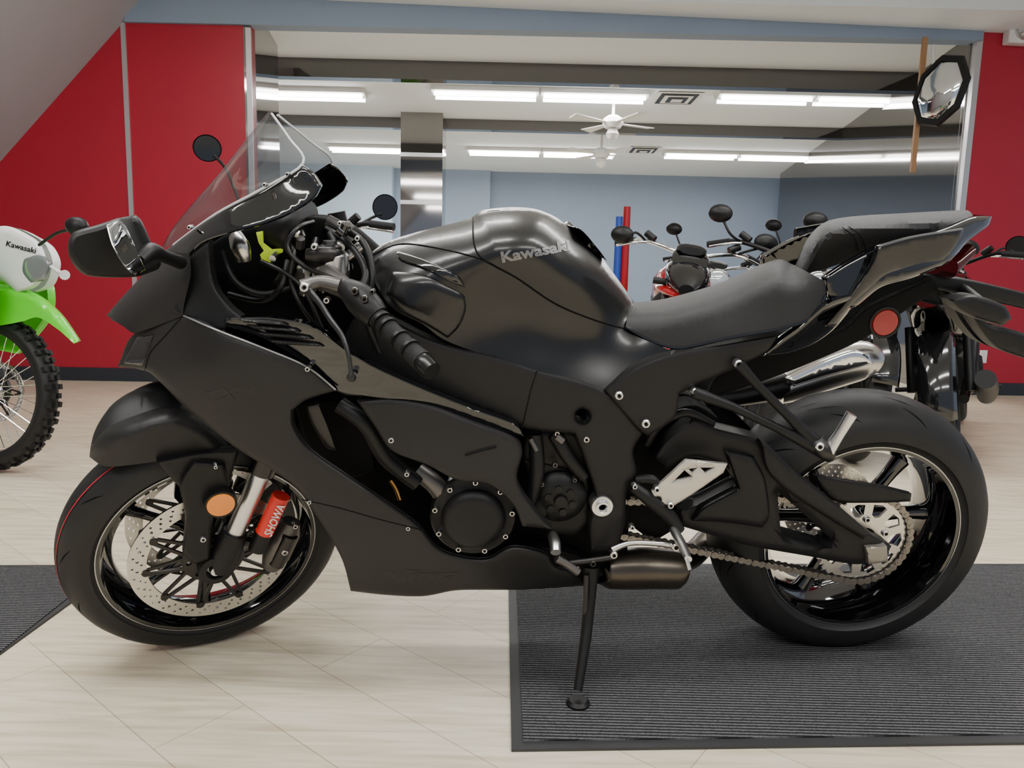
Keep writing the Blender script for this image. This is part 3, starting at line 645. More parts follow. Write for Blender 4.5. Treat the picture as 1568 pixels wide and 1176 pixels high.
for i,pl in enumerate(([(430,365,.08),(450,385,.12),(445,430,.13),(470,480,.14),(520,540,.12)],[(440,400,.1),(430,440,.14),(400,460,.1),(350,450,.08)],[(520,350,.05),(555,370,.1),(570,420,.14),(560,480,.16),(580,540,.15)],[(480,340,.05),(455,350,.1),(440,380,.12),(470,410,.14),(520,430,.18)],[(340,385,.1),(360,430,.12),(400,450,.12),(450,440,.1)],[(545,455,.2),(560,420,.15),(540,380,.1),(500,350,.05)],[(400,400,.1),(440,420,.13),(470,450,.15),(500,520,.15)])):
    pt('cable_%d'%i,pl,.0045+.001*(i%3),PLAST if i%3 else DKMET,bike,seg=8)
for i in range(26):
    x=rr.uniform(425,560);y=rr.uniform(340,445); pt('cockpit_part_%d'%i,[(x,y,rr.uniform(.05,.1)),(x+rr.uniform(-14,14),y+rr.uniform(4,16),rr.uniform(.06,.12))],rr.uniform(.004,.011),rr.choice([PLAST,CALG,GLOSS,DKMET,ALU]),bike,seg=10)
# ---- tank
TO=[(562,392),(590,372),(640,357),(700,343),(724,334),(738,325),(780,320),(822,322),(850,332),(885,358),(920,393),(948,430),(971,462),(962,480),(956,503),(1000,525),(1035,540),(985,562),(925,598),(868,580),(820,568),(740,543),(680,520),(645,495),(605,475),(578,440)]
mul_R[0]=78
TC=[(600,410,.13),(640,440,.165),(700,470,.165),(740,500,.155),(800,480,.15),(770,400,.19),(840,400,.185),(870,430,.175),(910,460,.145),(900,520,.13),(925,590,.165),(820,560,.17),(960,490,.12),(1030,540,.15),(680,515,.165),(600,465,.16)]
lfK=panel('fuel_tank',TO,TC,TANK,bike,th=0,mul=TO[:13],g=8)
SB=mat('tank_seam',(.001,.001,.001),.5,spec=.1)
seam('tank_seam_rear',[(724,334),(726,375),(738,396),(790,425),(850,465),(910,490),(956,503)],lfK,.0018,SB,bike)
seam('tank_seam_front',[(572,390),(610,374),(660,378),(735,396),(768,413)],lfK,.0016,SB,bike)
panel('tank_duct_trim',[(606,384),(650,398),(700,422),(712,440),(690,432),(650,412),(612,398)],lambda p:lfK(p)+.006,GLOSS,bike,R=3,dep=.003,th=.01)
panel('tank_knee_shell',[(600,415),(650,420),(690,440),(712,452),(714,475),(704,500),(686,519),(655,500),(615,478),(590,450)],lambda p:lfK(p)+.008,TANK,bike,R=14,dep=.010,th=.012)
text('tank_logo','Kawasaki',(768,402),(106,-20),16,lfK,LOGO,bike,bold=.035,shear=.0)
c=BK.loc(783,327,0); c.z-=.004; lathe('fuel_cap',BK,c,[(0,.012),(.035,.011),(.05,.008),(.056,.0),(.056,-.02)],GLOSS,bike,32,ax='z')
panel('tank_rear_trim',[(868,345),(890,352),(915,380),(930,400),(905,385),(880,360)],lambda p:lfK(p)+.003,GLOSS,bike,R=3,dep=.003,th=.006)
# ---- frame
panel('main_frame',[(550,470),(600,490),(650,515),(700,532),(760,546),(820,566),(925,598),(985,662),(970,690),(975,725),(960,750),(957,800),(945,842),(905,845),(903,800),(912,760),(895,705),(880,665),(800,655),(740,635),(640,600),(560,560),(520,525)],[(560,510,.15),(650,560,.165),(800,600,.178),(925,620,.182),(985,662,.175),(930,760,.175),(925,840,.165)],FRAME,bike,R=9,dep=.012,th=.04,holes=[(892,637,11),(921,775,13)])
lfb=lambda l:(lambda p:np.full(len(p),l))
seam('frame_seam',[(822,568),(812,600),(800,655)],lfb(.179),.0012,DARK,bike)
panel('subframe_cover',[(925,598),(975,563),(1035,540),(1120,525),(1195,512),(1172,540),(1090,580),(1040,603),(1032,640),(992,668),(975,655)],[(925,600,.185),(1035,560,.178),(1190,515,.155),(990,660,.18)],FRAME,bike,R=7,dep=.01,th=.03)
bolts('frame_bolts',[(948,606,.19,8),(989,649,.187,8),(1065,600,.185,7),(1131,558,.185,8)],ALU,bike)
bolts('frame_bolts_small',[(898,673,.182,6),(853,664,.17,5)],STEEL,bike)
c=BK.loc(922,775,.175); lathe('swingarm_pivot',BK,c,[(.006,.006),(.010,.012),(.014,.012),(.015,.004),(.021,.004),(.023,.0),(.023,-.03)],ALU,bike,28)
# ---- engine
panel('engine_backing',[(440,600),(560,600),(800,640),(905,655),(970,700),(960,850),(890,885),(700,880),(600,790),(480,720)],.08,DARK,bike,th=.1,R=5,dep=.004)
c=BK.loc(725,795,.19)
lathe('generator_cover',BK,c,[(0,.014),(.045,.014),(.055,.010),(.062,.002),(.064,-.004),(.07,-.008),(.082,-.010),(.086,-.016),(.086,-.1)],PLAST,bike,56)
bl=[]
for i in range(9):
    a=2*math.pi*(i+.3)/9; p=c+Vector((.077*math.cos(a),-.006,.077*math.sin(a))); q=proj(BK.M@p); bl.append((q[0],q[1],p.y+.004,5.5))
bolts('generator_bolts',bl,STEEL,bike)
c=BK.loc(858,765,.16); lathe('water_pump_cover',BK,c,[(0,.012),(.012,.012),(.014,.004),(.034,.004),(.04,0),(.05,-.004),(.056,-.012),(.056,-.08)],PLAST,bike,40)
J=([],[])
for i in range(6):
    a=i*math.pi/3+.3; plate('x',BK,c,[circ(.008,10,.026*math.cos(a),.026*math.sin(a))],0,.008,None,None,join=J)
add('pump_ribs',J[0],J[1],PLAST,bike)
bolts('engine_bolts',[(830,742,.165,4),(880,735,.165,4),(836,800,.165,4),(850,712,.16,5)],CALG,bike)
panel('engine_case_upper',[(805,660),(885,662),(900,700),(890,735),(850,720),(812,740),(800,700)],.135,PLAST,bike,R=6,dep=.01,th=.05,mirror=False)
pt('engine_block_rib_a',[(820,665,.15),(822,720,.16),(812,770,.16)],[.014,.016,.012],PLAST,bike); pt('engine_block_rib_b',[(850,665,.15),(870,700,.16),(895,730,.16)],[.016,.014,.012],PLAST,bike)
pt('engine_sensor',[(852,668,.17),(862,676,.172)],.008,CALG,bike); pt('engine_clip',[(812,672,.16),(822,690,.165)],.006,CALG,bike)
panel('sprocket_cover',[(800,700),(850,712),(903,725),(905,800),(880,820),(840,815),(818,780)],.14,PLAST,bike,R=7,dep=.01,th=.05,mirror=False)
panel('radiator',[(450,618),(530,610),(560,650),(575,720),(530,730),(474,688)],.14,DARK,bike,R=4,dep=.004,th=.03)
pt('radiator_hose',[(520,620,.17),(560,650,.18),(590,700,.17),(640,740,.17)],.016,PLAST,bike)
panel('radiator_bracket',[(468,622),(488,618),(505,660),(515,690),(500,685),(478,650)],.2,DKMET,bike,R=3,dep=.003,th=.006)
pt('brake_spring_gold',[(598,735,.17),(606,748,.17),(612,765,.17)],.0045,mat('gold',(.35,.2,.06),.3,1),bike)
pt('coolant_tube',[(640,720,.15),(665,740,.16),(680,760,.16)],.02,CALG,bike); pt('coolant_pipe',[(700,715,.15),(690,740,.16),(700,760,.17)],.008,STEEL,bike)
# ---- seat / tail
mul_R[0]=44
SO=[(958,500),(962,480),(971,463),(1020,457),(1100,434),(1160,407),(1193,397),(1212,404),(1262,430),(1264,450),(1248,482),(1200,500),(1120,515),(1040,532),(1000,522)]
lfR=panel('rider_seat',SO,[(975,490,.115),(1040,500,.14),(1120,470,.15),(1200,450,.16),(1250,450,.16),(1100,500,.16),(1200,490,.165)],SEAT,bike,th=0,mul=SO[2:8],mirror=False,far=-.11)
seam('seat_piping',[(1264,452),(1248,484),(1200,502),(1120,517),(1040,533),(1000,523),(958,501)],lfR,.003,GLOSS,bike)
mul_R[0]=26
PO=[(1214,414),(1236,366),(1262,341),(1300,332),(1390,326),(1482,322),(1490,330),(1440,350),(1400,360),(1345,375),(1300,398),(1262,412),(1228,419)]
lfP=panel('pillion_seat',PO,[(1225,410,.09),(1262,370,.12),(1350,350,.13),(1480,328,.08)],SEAT,bike,th=0,mul=PO[:6],mirror=False,far=-.10)
seam('pillion_stitch',[(1290,348),(1308,362),(1316,385)],lfP,.0012,PLAST,bike)
seam('pillion_stitch_rear',[(1300,347),(1318,360),(1326,381)],lfP,.0012,PLAST,bike)
panel('tail_upper_gloss',[(1262,425),(1300,400),(1345,377),(1400,362),(1445,350),(1490,332),(1519,331),(1514,345),(1480,372),(1452,402),(1400,425),(1350,440),(1310,470),(1290,470),(1268,455)],[(1270,440,.165),(1345,400,.155),(1440,370,.12),(1515,338,.035)],GLOSS,bike,R=8,dep=.014,th=.012)
panel('tail_side_matte',[(1345,377),(1400,362),(1476,350),(1470,365),(1445,398),(1405,410),(1360,420),(1335,440),(1300,472),(1280,500),(1262,500),(1300,455),(1335,405)],[(1270,490,.175),(1345,410,.17),(1440,370,.14)],TANK,bike,R=5,dep=.008,th=.01)
panel('tail_lower_gloss',[(1168,545),(1195,522),(1225,500),(1262,468),(1290,455),(1325,448),(1300,480),(1275,508),(1245,528),(1210,541)],[(1170,545,.15),(1262,480,.172),(1320,450,.168)],GLOSS,bike,R=8,dep=.012,th=.02)
q=BK.loc(1440,400,0); q2=BK.loc(1478,368,0)
blob('tail_light',BK,[(q.x,0,q.z-.01,.06,.025),(q2.x,0,q2.z-.02,.04,.015)],REDT,bike)
panel('plate_bracket',[(1420,425),(1470,426),(1568,448),(1600,462),(1590,478),(1520,462),(1450,446),(1425,440)],.03,PLAST,bike,R=4,dep=.006,th=.03)
panel('rear_signal',[(1452,458),(1492,452),(1538,468),(1549,488),(1535,499),(1495,488),(1468,474)],.12,PLAST,bike,R=8,dep=.014,th=.03)
panel('plate_holder',[(1480,470),(1520,500),(1540,503),(1600,520),(1605,560),(1560,546),(1525,532),(1500,505)],.05,PLAST,bike,R=6,dep=.01,th=.03)
pt('rear_signal_stem',[(1470,440,.02),(1490,455,.06),(1505,468,.1)],.012,PLAST,bike)
c=BK.loc(1355,494,.06); lathe('red_reflector',BK,c,[(0,.004),(.026,.003),(.028,0)],REDR,bike,28); lathe('red_reflector_bezel',BK,c,[(.028,.002),(.033,.002),(.033,-.012),(0,-.012)],PLAST,bike,28)
pt('reflector_stay',[(1355,494,.045),(1380,470,.04),(1420,440,.03)],.01,PLAST,bike)
panel('undertail',[(1175,540),(1290,505),(1330,470),(1430,425),(1440,440),(1380,480),(1320,520),(1230,560),(1150,590),(1080,610),(1100,575)],.06,DARK,bike,R=4,dep=.004,th=.1)
# pillion peg bracket
pt('peg_hanger_a',[(1062,601,.185),(1120,622,.19),(1190,655,.195),(1256,688,.2)],[.012,.009,.009,.016],PLAST,bike,smooth=False)
pt('peg_hanger_b',[(1131,558,.185),(1160,590,.19),(1205,635,.195),(1256,684,.2)],[.012,.009,.009,.016],PLAST,bike,smooth=False)
pt('pillion_peg',[(1268,690,.215),(1285,665,.22),(1304,634,.225)],[.013,.010,.011],ALU,bike,flat=.6); pt('pillion_peg_mount',[(1250,675,.2),(1262,690,.21),(1272,700,.21)],[.016,.018,.012],DKMET,bike)
bolts('peg_bolts',[(1255,684,.222,8)],ALU,bike)
# ---- exhaust (right side) and underslung chamber
pt('exhaust_pipe',[(1075,610,-.1),(1130,605,-.12),(1200,590,-.14)],[.022,.026,.034],DKMET,bike)
pt('muffler',[(1188,600,-.14),(1215,588,-.145),(1270,565,-.15),(1318,552,-.15),(1334,560,-.15)],[.032,.042,.05,.048,.036],STEEL,bike,seg=24)
panel('muffler_heat_shield',[(1205,580),(1255,556),(1305,538),(1330,541),(1337,556),(1320,562),(1270,575),(1215,592)],-.085,CHROME,bike,R=7,dep=.012,th=-.012,mirror=False)
pt('exhaust_chamber',[(928,872,.08),(935,872,.08),(985,870,.08),(1035,872,.08),(1047,874,.08)],[.035,.043,.046,.043,.034],TITAN,bike,seg=28)
pt('exhaust_chamber_rear',[(1035,860,.02),(1060,850,-.04),(1080,830,-.1)],.03,TITAN,bike)
# ---- swingarm
SW=[(1000,700),(1020,672),(1062,640),(1095,655),(1160,672),(1185,690),(1225,728),(1290,780),(1330,815),(1365,836),(1352,856),(1310,864),(1240,852),(1150,836),(1085,818),(1045,806),(1038,780),(1075,770),(1130,742),(1110,715),(1060,700),(1020,720)]
panel('swingarm',SW,[(1010,700,.13),(1100,680,.135),(1200,770,.14),(1340,840,.14),(1060,800,.135)],FRAME,bike,R=10,dep=.014,th=.045,holes=[[(1190,752),(1212,770),(1275,828),(1262,836),(1196,818)]])
panel('swingarm_shell_inner',[(1110,690),(1155,700),(1172,735),(1178,790),(1168,808),(1110,800),(1060,798),(1075,778),(1130,748)],.158,PLAST,bike,R=9,dep=.012,th=.02)
panel('swingarm_brace',[(1165,675),(1185,692),(1222,728),(1292,782),(1332,816),(1322,826),(1270,795),(1205,752),(1175,720)],.158,FRAME,bike,R=6,dep=.01,th=.02)
panel('heel_guard_left',[(998,752),(1050,704),(1114,710),(1108,724),(1062,756),(1020,782),(1004,775)],.195,mat('heel_plate_alu',(.6,.57,.52),.45,.8),bike,R=2,dep=.003,th=.006,mirror=False,sm=False,holes=[[(1030,738),(1048,720),(1060,730)],[(1054,718),(1068,716),(1060,724)],[(1072,716),(1094,716),(1080,724)],(1008,765,5)])
bolts('heel_bolts',[(1027,774,.203,6),(1006,750,.2,6),(972,745,.19,5),(968,808,.19,5)],ALU,bike)
pt('footrest_bracket',[(970,745,.18),(995,765,.19),(1025,790,.19),(1040,812,.19)],[.012,.014,.014,.012],PLAST,bike); pt('footrest_bracket_b',[(975,735,.17),(1000,735,.18),(1010,750,.18)],.01,PLAST,bike)
pt('rider_footpeg',[(1032,812,.2),(1043,832,.24),(1054,856,.285)],[.012,.013,.009],ALU,bike,flat=.7); pt('peg_feeler',[(1050,850,.28),(1056,872,.29)],.004,ALU,bike)
pt('shift_lever',[(1042,838,.2),(1010,833,.205),(965,832,.205),(938,842,.205)],[.010,.007,.007,.009],ALU,bike,flat=.7)
bolts('shift_bolts',[(1035,838,.215,8),(940,850,.21,7)],STEEL,bike)
pt('shift_rod',[(872,862,.19),(905,858,.19),(940,853,.2)],.006,DKMET,bike); pt('shift_toe_peg',[(846,820,.2),(850,832,.23),(851,846,.25)],[.010,.011,.010],ALU,bike); pt('shift_arm',[(852,855,.2),(868,864,.2),(885,876,.2)],[.009,.008,.009],CALG,bike)
bolts('linkage_bolts',[(884,872,.2,6),(908,863,.195,6)],DKMET,bike)
# sidestand
foot=G(885,1076,.012)
tube('side_stand',[BK.P(905,868,.15),BK.P(904,905,.165),BK.P(897,975,.21),foot+Vector((0,.01,.02))],[.017,.013,.012,.009],PLAST,bike,smooth=False)
lathe('side_stand_foot',WF,(foot.x,foot.y,.0135),[(0,.006),(.018,.006),(.024,.0),(.024,-.004),(0,-.004)],PLAST,bike,24,ax='z')
tube('side_stand_spring',[BK.P(898,880,.17),BK.P(896,940,.19)],.006,DKMET,bike)
panel('belly_bracket',[(800,838),(850,840),(900,858),(925,880),(890,897),(840,880)],.12,DARK,bike,R=4,dep=.004,th=.05)
# ---- rear sprocket, chain, disc
SC=Vector((0,.085,RR_)); RS=.105
teeth=[]
for i in range(41):
    a=2*math.pi*i/41
    for da,r in((-.052,RS-.005),(-.022,RS+.003),(.022,RS+.003),(.052,RS-.005)): teeth.append((r*math.cos(a+da),r*math.sin(a+da)))
hol=[]
for i in range(10):
    a=2*math.pi*i/10; p=[]
    for (da,r) in((-.2,.086),(0,.09),(.2,.086),(.16,.062),(0,.056),(-.16,.062)): p.append((r*math.cos(a+da),r*math.sin(a+da)))
    hol.append(p)
plate('rear_sprocket',BK,SC,[teeth,circ(.03,24)]+hol,-.003,.003,STEEL,bike)
bl=[]
for i in range(5):
    a=2*math.pi*i/5+.3; p=SC+Vector((.05*math.cos(a),.006,.05*math.sin(a))); q=proj(BK.M@p); bl.append((q[0],q[1],p.y,6))
bolts('sprocket_bolts',bl,STEEL,bike)
SP=BK.loc(948,792,.085); RP=.04; C2=np.array([SC.x,SC.z]); C1=np.array([SP.x,SP.z]); d=C1-C2; D=np.hypot(*d); th0=math.atan2(d[1],d[0]); al=math.acos((RS-RP)/D)
def pc(C,R,a): return C+R*np.array([math.cos(a),math.sin(a)])
path=[pc(C2,RS,a) for a in np.linspace(th0+al,th0-al+2*math.pi,60)]+[pc(C1,RP,a) for a in np.linspace(th0-al,th0+al,20)]+[pc(C2,RS,th0+al)]
path=np.array(path); sg=np.sqrt((np.diff(path,axis=0)**2).sum(1)); cum=np.concatenate([[0],np.cumsum(sg)]); N=int(cum[-1]/.0159)//2*2
def at(s): s%=cum[-1]; return np.array([np.interp(s,cum,path[:,0]),np.interp(s,cum,path[:,1])])
J=([],[])
for i in range(N):
    a=at(i*cum[-1]/N);b=at((i+1)*cum[-1]/N); u=(b-a)/np.hypot(*(b-a)); n=np.array([-u[1],u[0]])
    o=[];hw=.0078
    for t in np.linspace(math.pi/2,math.pi*1.5,6): o.append(tuple(a+hw*(math.cos(t)*u+math.sin(t)*n)))
    o.append(tuple((a+b)/2-n*.0048))
    for t in np.linspace(-math.pi/2,math.pi/2,6): o.append(tuple(b+hw*(math.cos(t)*u+math.sin(t)*n)))
    o.append(tuple((a+b)/2+n*.0048)); e_=.0022 if i%2 else 0
    for y0 in(.0065+e_,-.0085-e_): plate('x',BK,(0,.085,0),[o],y0,y0+.0018,None,None,join=J)
    plate('x',BK,(0,.085,0),[circ(.004,8,a[0],a[1])],-.011,.0115,None,None,join=J)
add('drive_chain',J[0],J[1],mat('chain_steel',(.25,.23,.21),.32,.9),bike)
disc('rear',BK,CR,-.08,.11,.07,bike,6)
lathe('rear_axle',BK,CR,[(.006,.14),(.014,.14),(.016,.136),(.016,.125),(.02,.122),(.02,-.14),(0,-.14)],STEEL,bike,6)
lathe('rear_axle_washer',BK,CR,[(.014,.13),(.024,.13),(.024,.1)],ALU,bike,30)
panel('axle_block',[(1326,838),(1358,836),(1360,860),(1330,864)],.152,mat('adjuster_grey',(.3,.28,.25),.4,.7),bike,R=2,dep=.003,th=.02,sm=False)
panel('chain_guard',[(1248,728),(1285,735),(1350,745),(1396,756),(1394,768),(1340,770),(1280,768),(1260,750)],.115,PLAST,bike,R=4,dep=.006,th=.012,mirror=False)
panel('swingarm_inner_front',[(960,690),(1010,640),(1060,620),(1100,640),(1060,690),(1050,800),(1000,830),(960,800)],.07,DARK,bike,R=4,dep=.004,th=.06)
pt('shock_hose',[(990,680,.12),(1010,650,.13),(1050,632,.12),(1090,650,.1)],.009,PLAST,bike)
# ================================================================ OTHER MOTORCYCLES
def simple_wheel(pre,fr,c,R,w2,ro,parent,spoke='cast',mt=PLAST):
    tyre(pre+'_tyre',fr,c,R,w2,w2*.8,ro,w2*.8,parent,seg=56)
    pr=[(ro-.002,-w2*.8),(ro+.004,-w2*.85),(ro-.006,-w2*.8),(ro-.02,0),(ro-.006,w2*.8),(ro+.004,w2*.85),(ro-.002,w2*.8),(ro-.012,0)]
    lathe(pre+'_rim',fr,c,pr,mt,parent,56,closed=True)
    lathe(pre+'_hub',fr,c,[(.01,-.05),(.035,-.045),(.028,0),(.035,.045),(.01,.05)],mt,parent,20,closed=True)
    J=([],[]); n=5 if spoke=='cast' else 32
    for i in range(n):
        a=2*math.pi*i/n; b_=a+(0 if spoke=='cast' else (.35 if i%2 else -.35)); s=0 if spoke=='cast' else (.04 if i%4<2 else -.04)
        tube('x',[fr.W(Vector(c)+Vector((.03*math.cos(b_),s,.03*math.sin(b_)))),fr.W(Vector(c)+Vector(((ro-.012)*math.cos(a),0,(ro-.012)*math.sin(a))))],.012 if spoke=='cast' else .002,None,None,join=J,seg=6,smooth=False)
    add(pre+'_spokes',J[0],J[1],mt if spoke=='cast' else CHROME,parent)
LENS=mat('lens',(.6,.65,.7),.05,.3); LENSD=mat('smoked_lens',(.05,.055,.06),.05,.2)
PB=mat('black_bike_paint',(.006,.006,.007),.12,coat=.7); PR=mat('red_bike_paint',(.38,.008,.012),.18,coat=.6)
def bg_bike(name,o,hd,col,lean=8,mz=(1.28,1.28),chrome=True,tall=0,mr=1.0):
    F=Vector((math.cos(hd),math.sin(hd),0)); L=Vector((-F.y,F.x,0)); U=Z*math.cos(math.radians(lean))+L*math.sin(math.radians(lean)); Lt=L*math.cos(math.radians(lean))-Z*math.sin(math.radians(lean))
    fr=Fr(frame(Vector((o[0],o[1],.006)),F,Lt,U)); e=empty(name,(o[0],o[1],0)); CM=CHROME if chrome else PLAST
    simple_wheel('rear',fr,(0,0,.32),.32,.07,.22,e); simple_wheel('front',fr,(1.48,0,.32),.32,.055,.225,e)
    for s in(-1,1):
        lt('fork_%d'%s,fr,[(1.48,s*.09,.32),(1.36,s*.09,.62)],.026,CM,e); lt('fork_upper_%d'%s,fr,[(1.36,s*.09,.6),(1.19,s*.09,1.0)],.021,DKMET,e)
        lt('bar_%d'%s,fr,[(1.2,0,1.02),(1.18,s*.12,1.06),(1.08,s*.27,1.09),(1.02,s*.38,1.06)],.012,CHROME if chrome or col is PR else PLAST,e); lt('grip_%d'%s,fr,[(1.055,s*.3,1.085),(1.01,s*.41,1.055)],.018,GRIP,e)
        lt('lever_%d'%s,fr,[(1.12,s*.24,1.08),(1.13,s*.3,1.07),(1.09,s*.4,1.04)],.007,CHROME,e); lt('master_%d'%s,fr,[(1.12,s*.2,1.1),(1.1,s*.25,1.13)],.02,PLAST,e)
        z=mz[0 if s>0 else 1]; lt('mirror_stem_%d'%s,fr,[(1.1,s*.25,1.09),(1.14,s*.31,max(1.12,z-.12)),(1.12,s*.36,z-.03)],.007,PLAST,e)
        mf=Fr(fr.M@Matrix.Translation((1.12,s*.38,z))@Matrix.Rotation(math.radians(12*s),4,'Z')@Matrix.Diagonal((1,1.2*mr,.9*(1 if mr==1 else 1.25),1)))
        lathe('mirror_shell_%d'%s,mf,(0,0,0),[(0,.03),(.03,.025),(.05,.008),(.054,-.006)],PLAST,e,24,ax='x'); lathe('mirror_glass_%d'%s,mf,(0,0,0),[(0,-.004),(.05,-.004)],MIRR if mr==1 else GLOSS,e,24,ax='x')
        lt('frame_rail_%d'%s,fr,[(1.2,s*.04,.9),(.95,s*.14,.75),(.5,s*.15,.6),(.42,s*.13,.4)],.022,PLAST,e); lt('subframe_%d'%s,fr,[(.5,s*.13,.62),(.1,s*.12,.76),(-.3,s*.09,.8)],.014,PLAST,e)
        lt('swingarm_%d'%s,fr,[(.45,s*.11,.38),(0,s*.1,.32)],.024,PLAST,e); lt('shock_%d'%s,fr,[(.02,s*.13,.36),(.1,s*.13,.7)],.024,CM,e)
        lt('signal_%d'%s,fr,[(1.3,s*.1,.88),(1.3,s*.17,.88)],.018,AMBER if chrome else PLAST,e); lt('peg_%d'%s,fr,[(.5,s*.12,.33),(.5,s*.26,.33)],.014,CM,e)
    if chrome:
        blob('headlight',fr,[(1.24,0,.93,.07,.07),(1.33,0,.93,.1,.1),(1.38,0,.93,.095,.095),(1.4,0,.93,.05,.05)],CM,e,e=2); lathe('headlight_lens',fr,(1.395,0,.93),[(0,.012),(.05,.01),(.085,-.004)],LENS,e,24,ax='x')
    else:
        blob('headlight_fairing',fr,[(1.18,0,.99,.10,.03),(1.26,0,.95,.12,.06),(1.36,0,.90,.10,.07),(1.46,0,.85,.04,.03)],PB,e,e=2)
        blob('side_winglets',fr,[(1.2,0,.86,.16,.02),(1.3,0,.84,.14,.035),(1.42,0,.82,.06,.02)],col,e,e=2)
        blob('headlight_lens',fr,[(1.38,0,.885,.085,.03),(1.43,0,.865,.06,.024),(1.455,0,.852,.04,.015)],LENSD,e,e=2)
        blob('wind_deflector',fr,[(1.16,0,1.07,.08,.01),(1.24,0,1.03,.095,.012),(1.3,0,.98,.09,.012)],GLOSS,e)
    blob('gauges',fr,[(1.15,0,1.06,.06,.02),(1.2,0,1.07,.08,.03),(1.25,0,1.06,.06,.02)],PLAST,e)
    blob('fuel_tank',fr,[(.52,0,.8,.05,.05),(.6,0,.82,.12,.09),(.8,0,.86,.16,.13),(1.0,0,.88,.15,.12),(1.12,0,.88,.07,.08)],col,e)
    blob('seat',fr,[(-.32,0,.9+tall,.05,.03),(-.2,0,.88+tall,.12,.05),(.05,0,.86+tall,.13,.05),(.2,0,.79,.15,.06),(.45,0,.78,.13,.06),(.6,0,.82,.08,.05)],SEAT,e)
    blob('tail_cowl',fr,[(-.4,0,.86+tall,.03,.02),(-.3,0,.84+tall,.08,.05),(-.05,0,.79+tall,.11,.06),(.2,0,.7,.12,.08),(.45,0,.66,.12,.1)],col,e)
    blob('engine',fr,[(.4,0,.42,.1,.1),(.5,0,.43,.15,.15),(.75,0,.42,.16,.16),(.95,0,.4,.12,.12),(1.0,0,.4,.06,.06)],DKMET,e,e=4)
    for i in range(7): box('cylinder_fin_%d'%i,(.66,-.13,.58+i*.022),(.9,.13,.59+i*.022),DKMET,e,fr)
    for s in(-1,1): lathe('crankcase_cover_%d'%s,fr,(.68,s*.15,.42),[(0,s*.03),(.07,s*.025),(.09,s*.0)],CM,e,28)
    lt('exhaust_header',fr,[(.92,-.06,.62),(1.04,-.1,.5),(.95,-.14,.28),(.5,-.18,.27)],.02,CM,e); lt('muffler',fr,[(.5,-.18,.27),(.4,-.19,.29),(.1,-.2,.36),(-.25,-.2,.44)],[.025,.045,.05,.045],CM if chrome else PLAST,e,seg=18)
    for nm,cx,a0,a1,w in(('front_fender',1.48,20,150,.07),('rear_fender',0,60,190,.085)):
        V=[];Fc=[];n=16
        for i in range(n+1):
            a=math.radians(a0+(a1-a0)*i/n)
            for y in(-w,-w*.7,0,w*.7,w):
                r=.352+(.012 if abs(y)<w*.9 else -.02); V.append(fr.W((cx+r*math.cos(a),y,.32+r*math.sin(a))))
        for i in range(n):
            for j in range(4): a=i*5+j; Fc.append((a,a+1,a+6,a+5))
        o_=add(nm,V,Fc,col,e,70); s_=o_.modifiers.new('s','SOLIDIFY'); s_.thickness=.004
    lt('side_stand',fr,[(.5,.12,.28),(.48,.22,.07+.0),(.47,.27,.0)],.011,PLAST,e)
    blob('tail_light',fr,[(-.42,0,.83+tall,.05,.03),(-.38,0,.83+tall,.06,.035)],REDT,e)
    return fr,e
R_=math.radians
bg_bike('parked_motorcycle',(1.00,5.05),R_(-100),PR,mz=(1.17,1.10),chrome=False); bg_bike('parked_motorcycle',(1.55,4.95),R_(-103),PB,mz=(1.27,1.22),chrome=False); bg_bike('parked_motorcycle',(2.15,5.0),R_(-106),PB,mz=(1.16,1.2),chrome=False)
bg_bike('parked_motorcycle',(1.62,6.9),R_(-98),PR,mz=(1.3,1.3)); bg_bike('parked_motorcycle',(2.45,6.9),R_(-100),PB,mz=(1.35,1.35))
bg_bike('parked_motorcycle',(-.68,2.32),R_(98),PB,mz=(1.50,1.16),chrome=False,mr=.95)
bg_bike('parked_motorcycle',(2.25,3.6),R_(56),PB,chrome=False,mz=(1.12,1.12),tall=0.0,mr=.98)
# dirt bike
kc=G(-20,722); hd=math.radians(-10); F=Vector((math.cos(hd),math.sin(hd),0)); Lc=Vector((F.y,-F.x,0)); U=(Z*math.cos(.1)-Lc*math.sin(.1)); Lk=(Lc*math.cos(.1)+Z*math.sin(.1))
KF=Fr(frame(Vector((kc.x,kc.y,.004)),F,Lk,U)); ke=empty('dirt_motorcycle',(kc.x,kc.y,0))
tyre('front_tyre',KF,(0,0,.34),.33,.042,.03,.27,.03,ke,seg=72)
J=([],[])
for i in range(54):
    a=2*math.pi*i/54
    for y in((-.03,0,.03) if i%2 else (-.016,.016)):
        r=rR(.33,.03,.042,y); u=Vector((math.cos(a),0,math.sin(a))); t=Vector((-u.z,0,u.x)); c=Vector((0,y,.34))+u*r; b=len(J[0])
        for k in(-.006,.013):
            for p,q_ in((-1,-1),(1,-1),(1,1),(-1,1)): J[0].append(KF.W(c+u*k+t*p*.011+Vector((0,q_*.008,0))))
        J[1].extend([tuple(b+x for x in f) for f in((0,3,2,1),(4,5,6,7),(0,1,5,4),(1,2,6,5),(2,3,7,6),(3,0,4,7))])
add('front_tyre_knobs',J[0],J[1],RUB,ke,smooth=False)
pr=[(.268,-.028),(.274,-.03),(.264,-.026),(.255,0),(.264,.026),(.274,.03),(.268,.028),(.262,0)]; lathe('front_rim',KF,(0,0,.34),pr,ALU,ke,72,closed=True)
J=([],[])
for i in range(36):
    a=2*math.pi*i/36; b_=a+(.7 if i%2 else -.7); s=.035 if i%4<2 else -.035
    tube('x',[KF.W((.028*math.cos(b_),s,.34+.028*math.sin(b_))),KF.W((.26*math.cos(a),0,.34+.26*math.sin(a)))],.0018,None,None,join=J,seg=6,smooth=False)
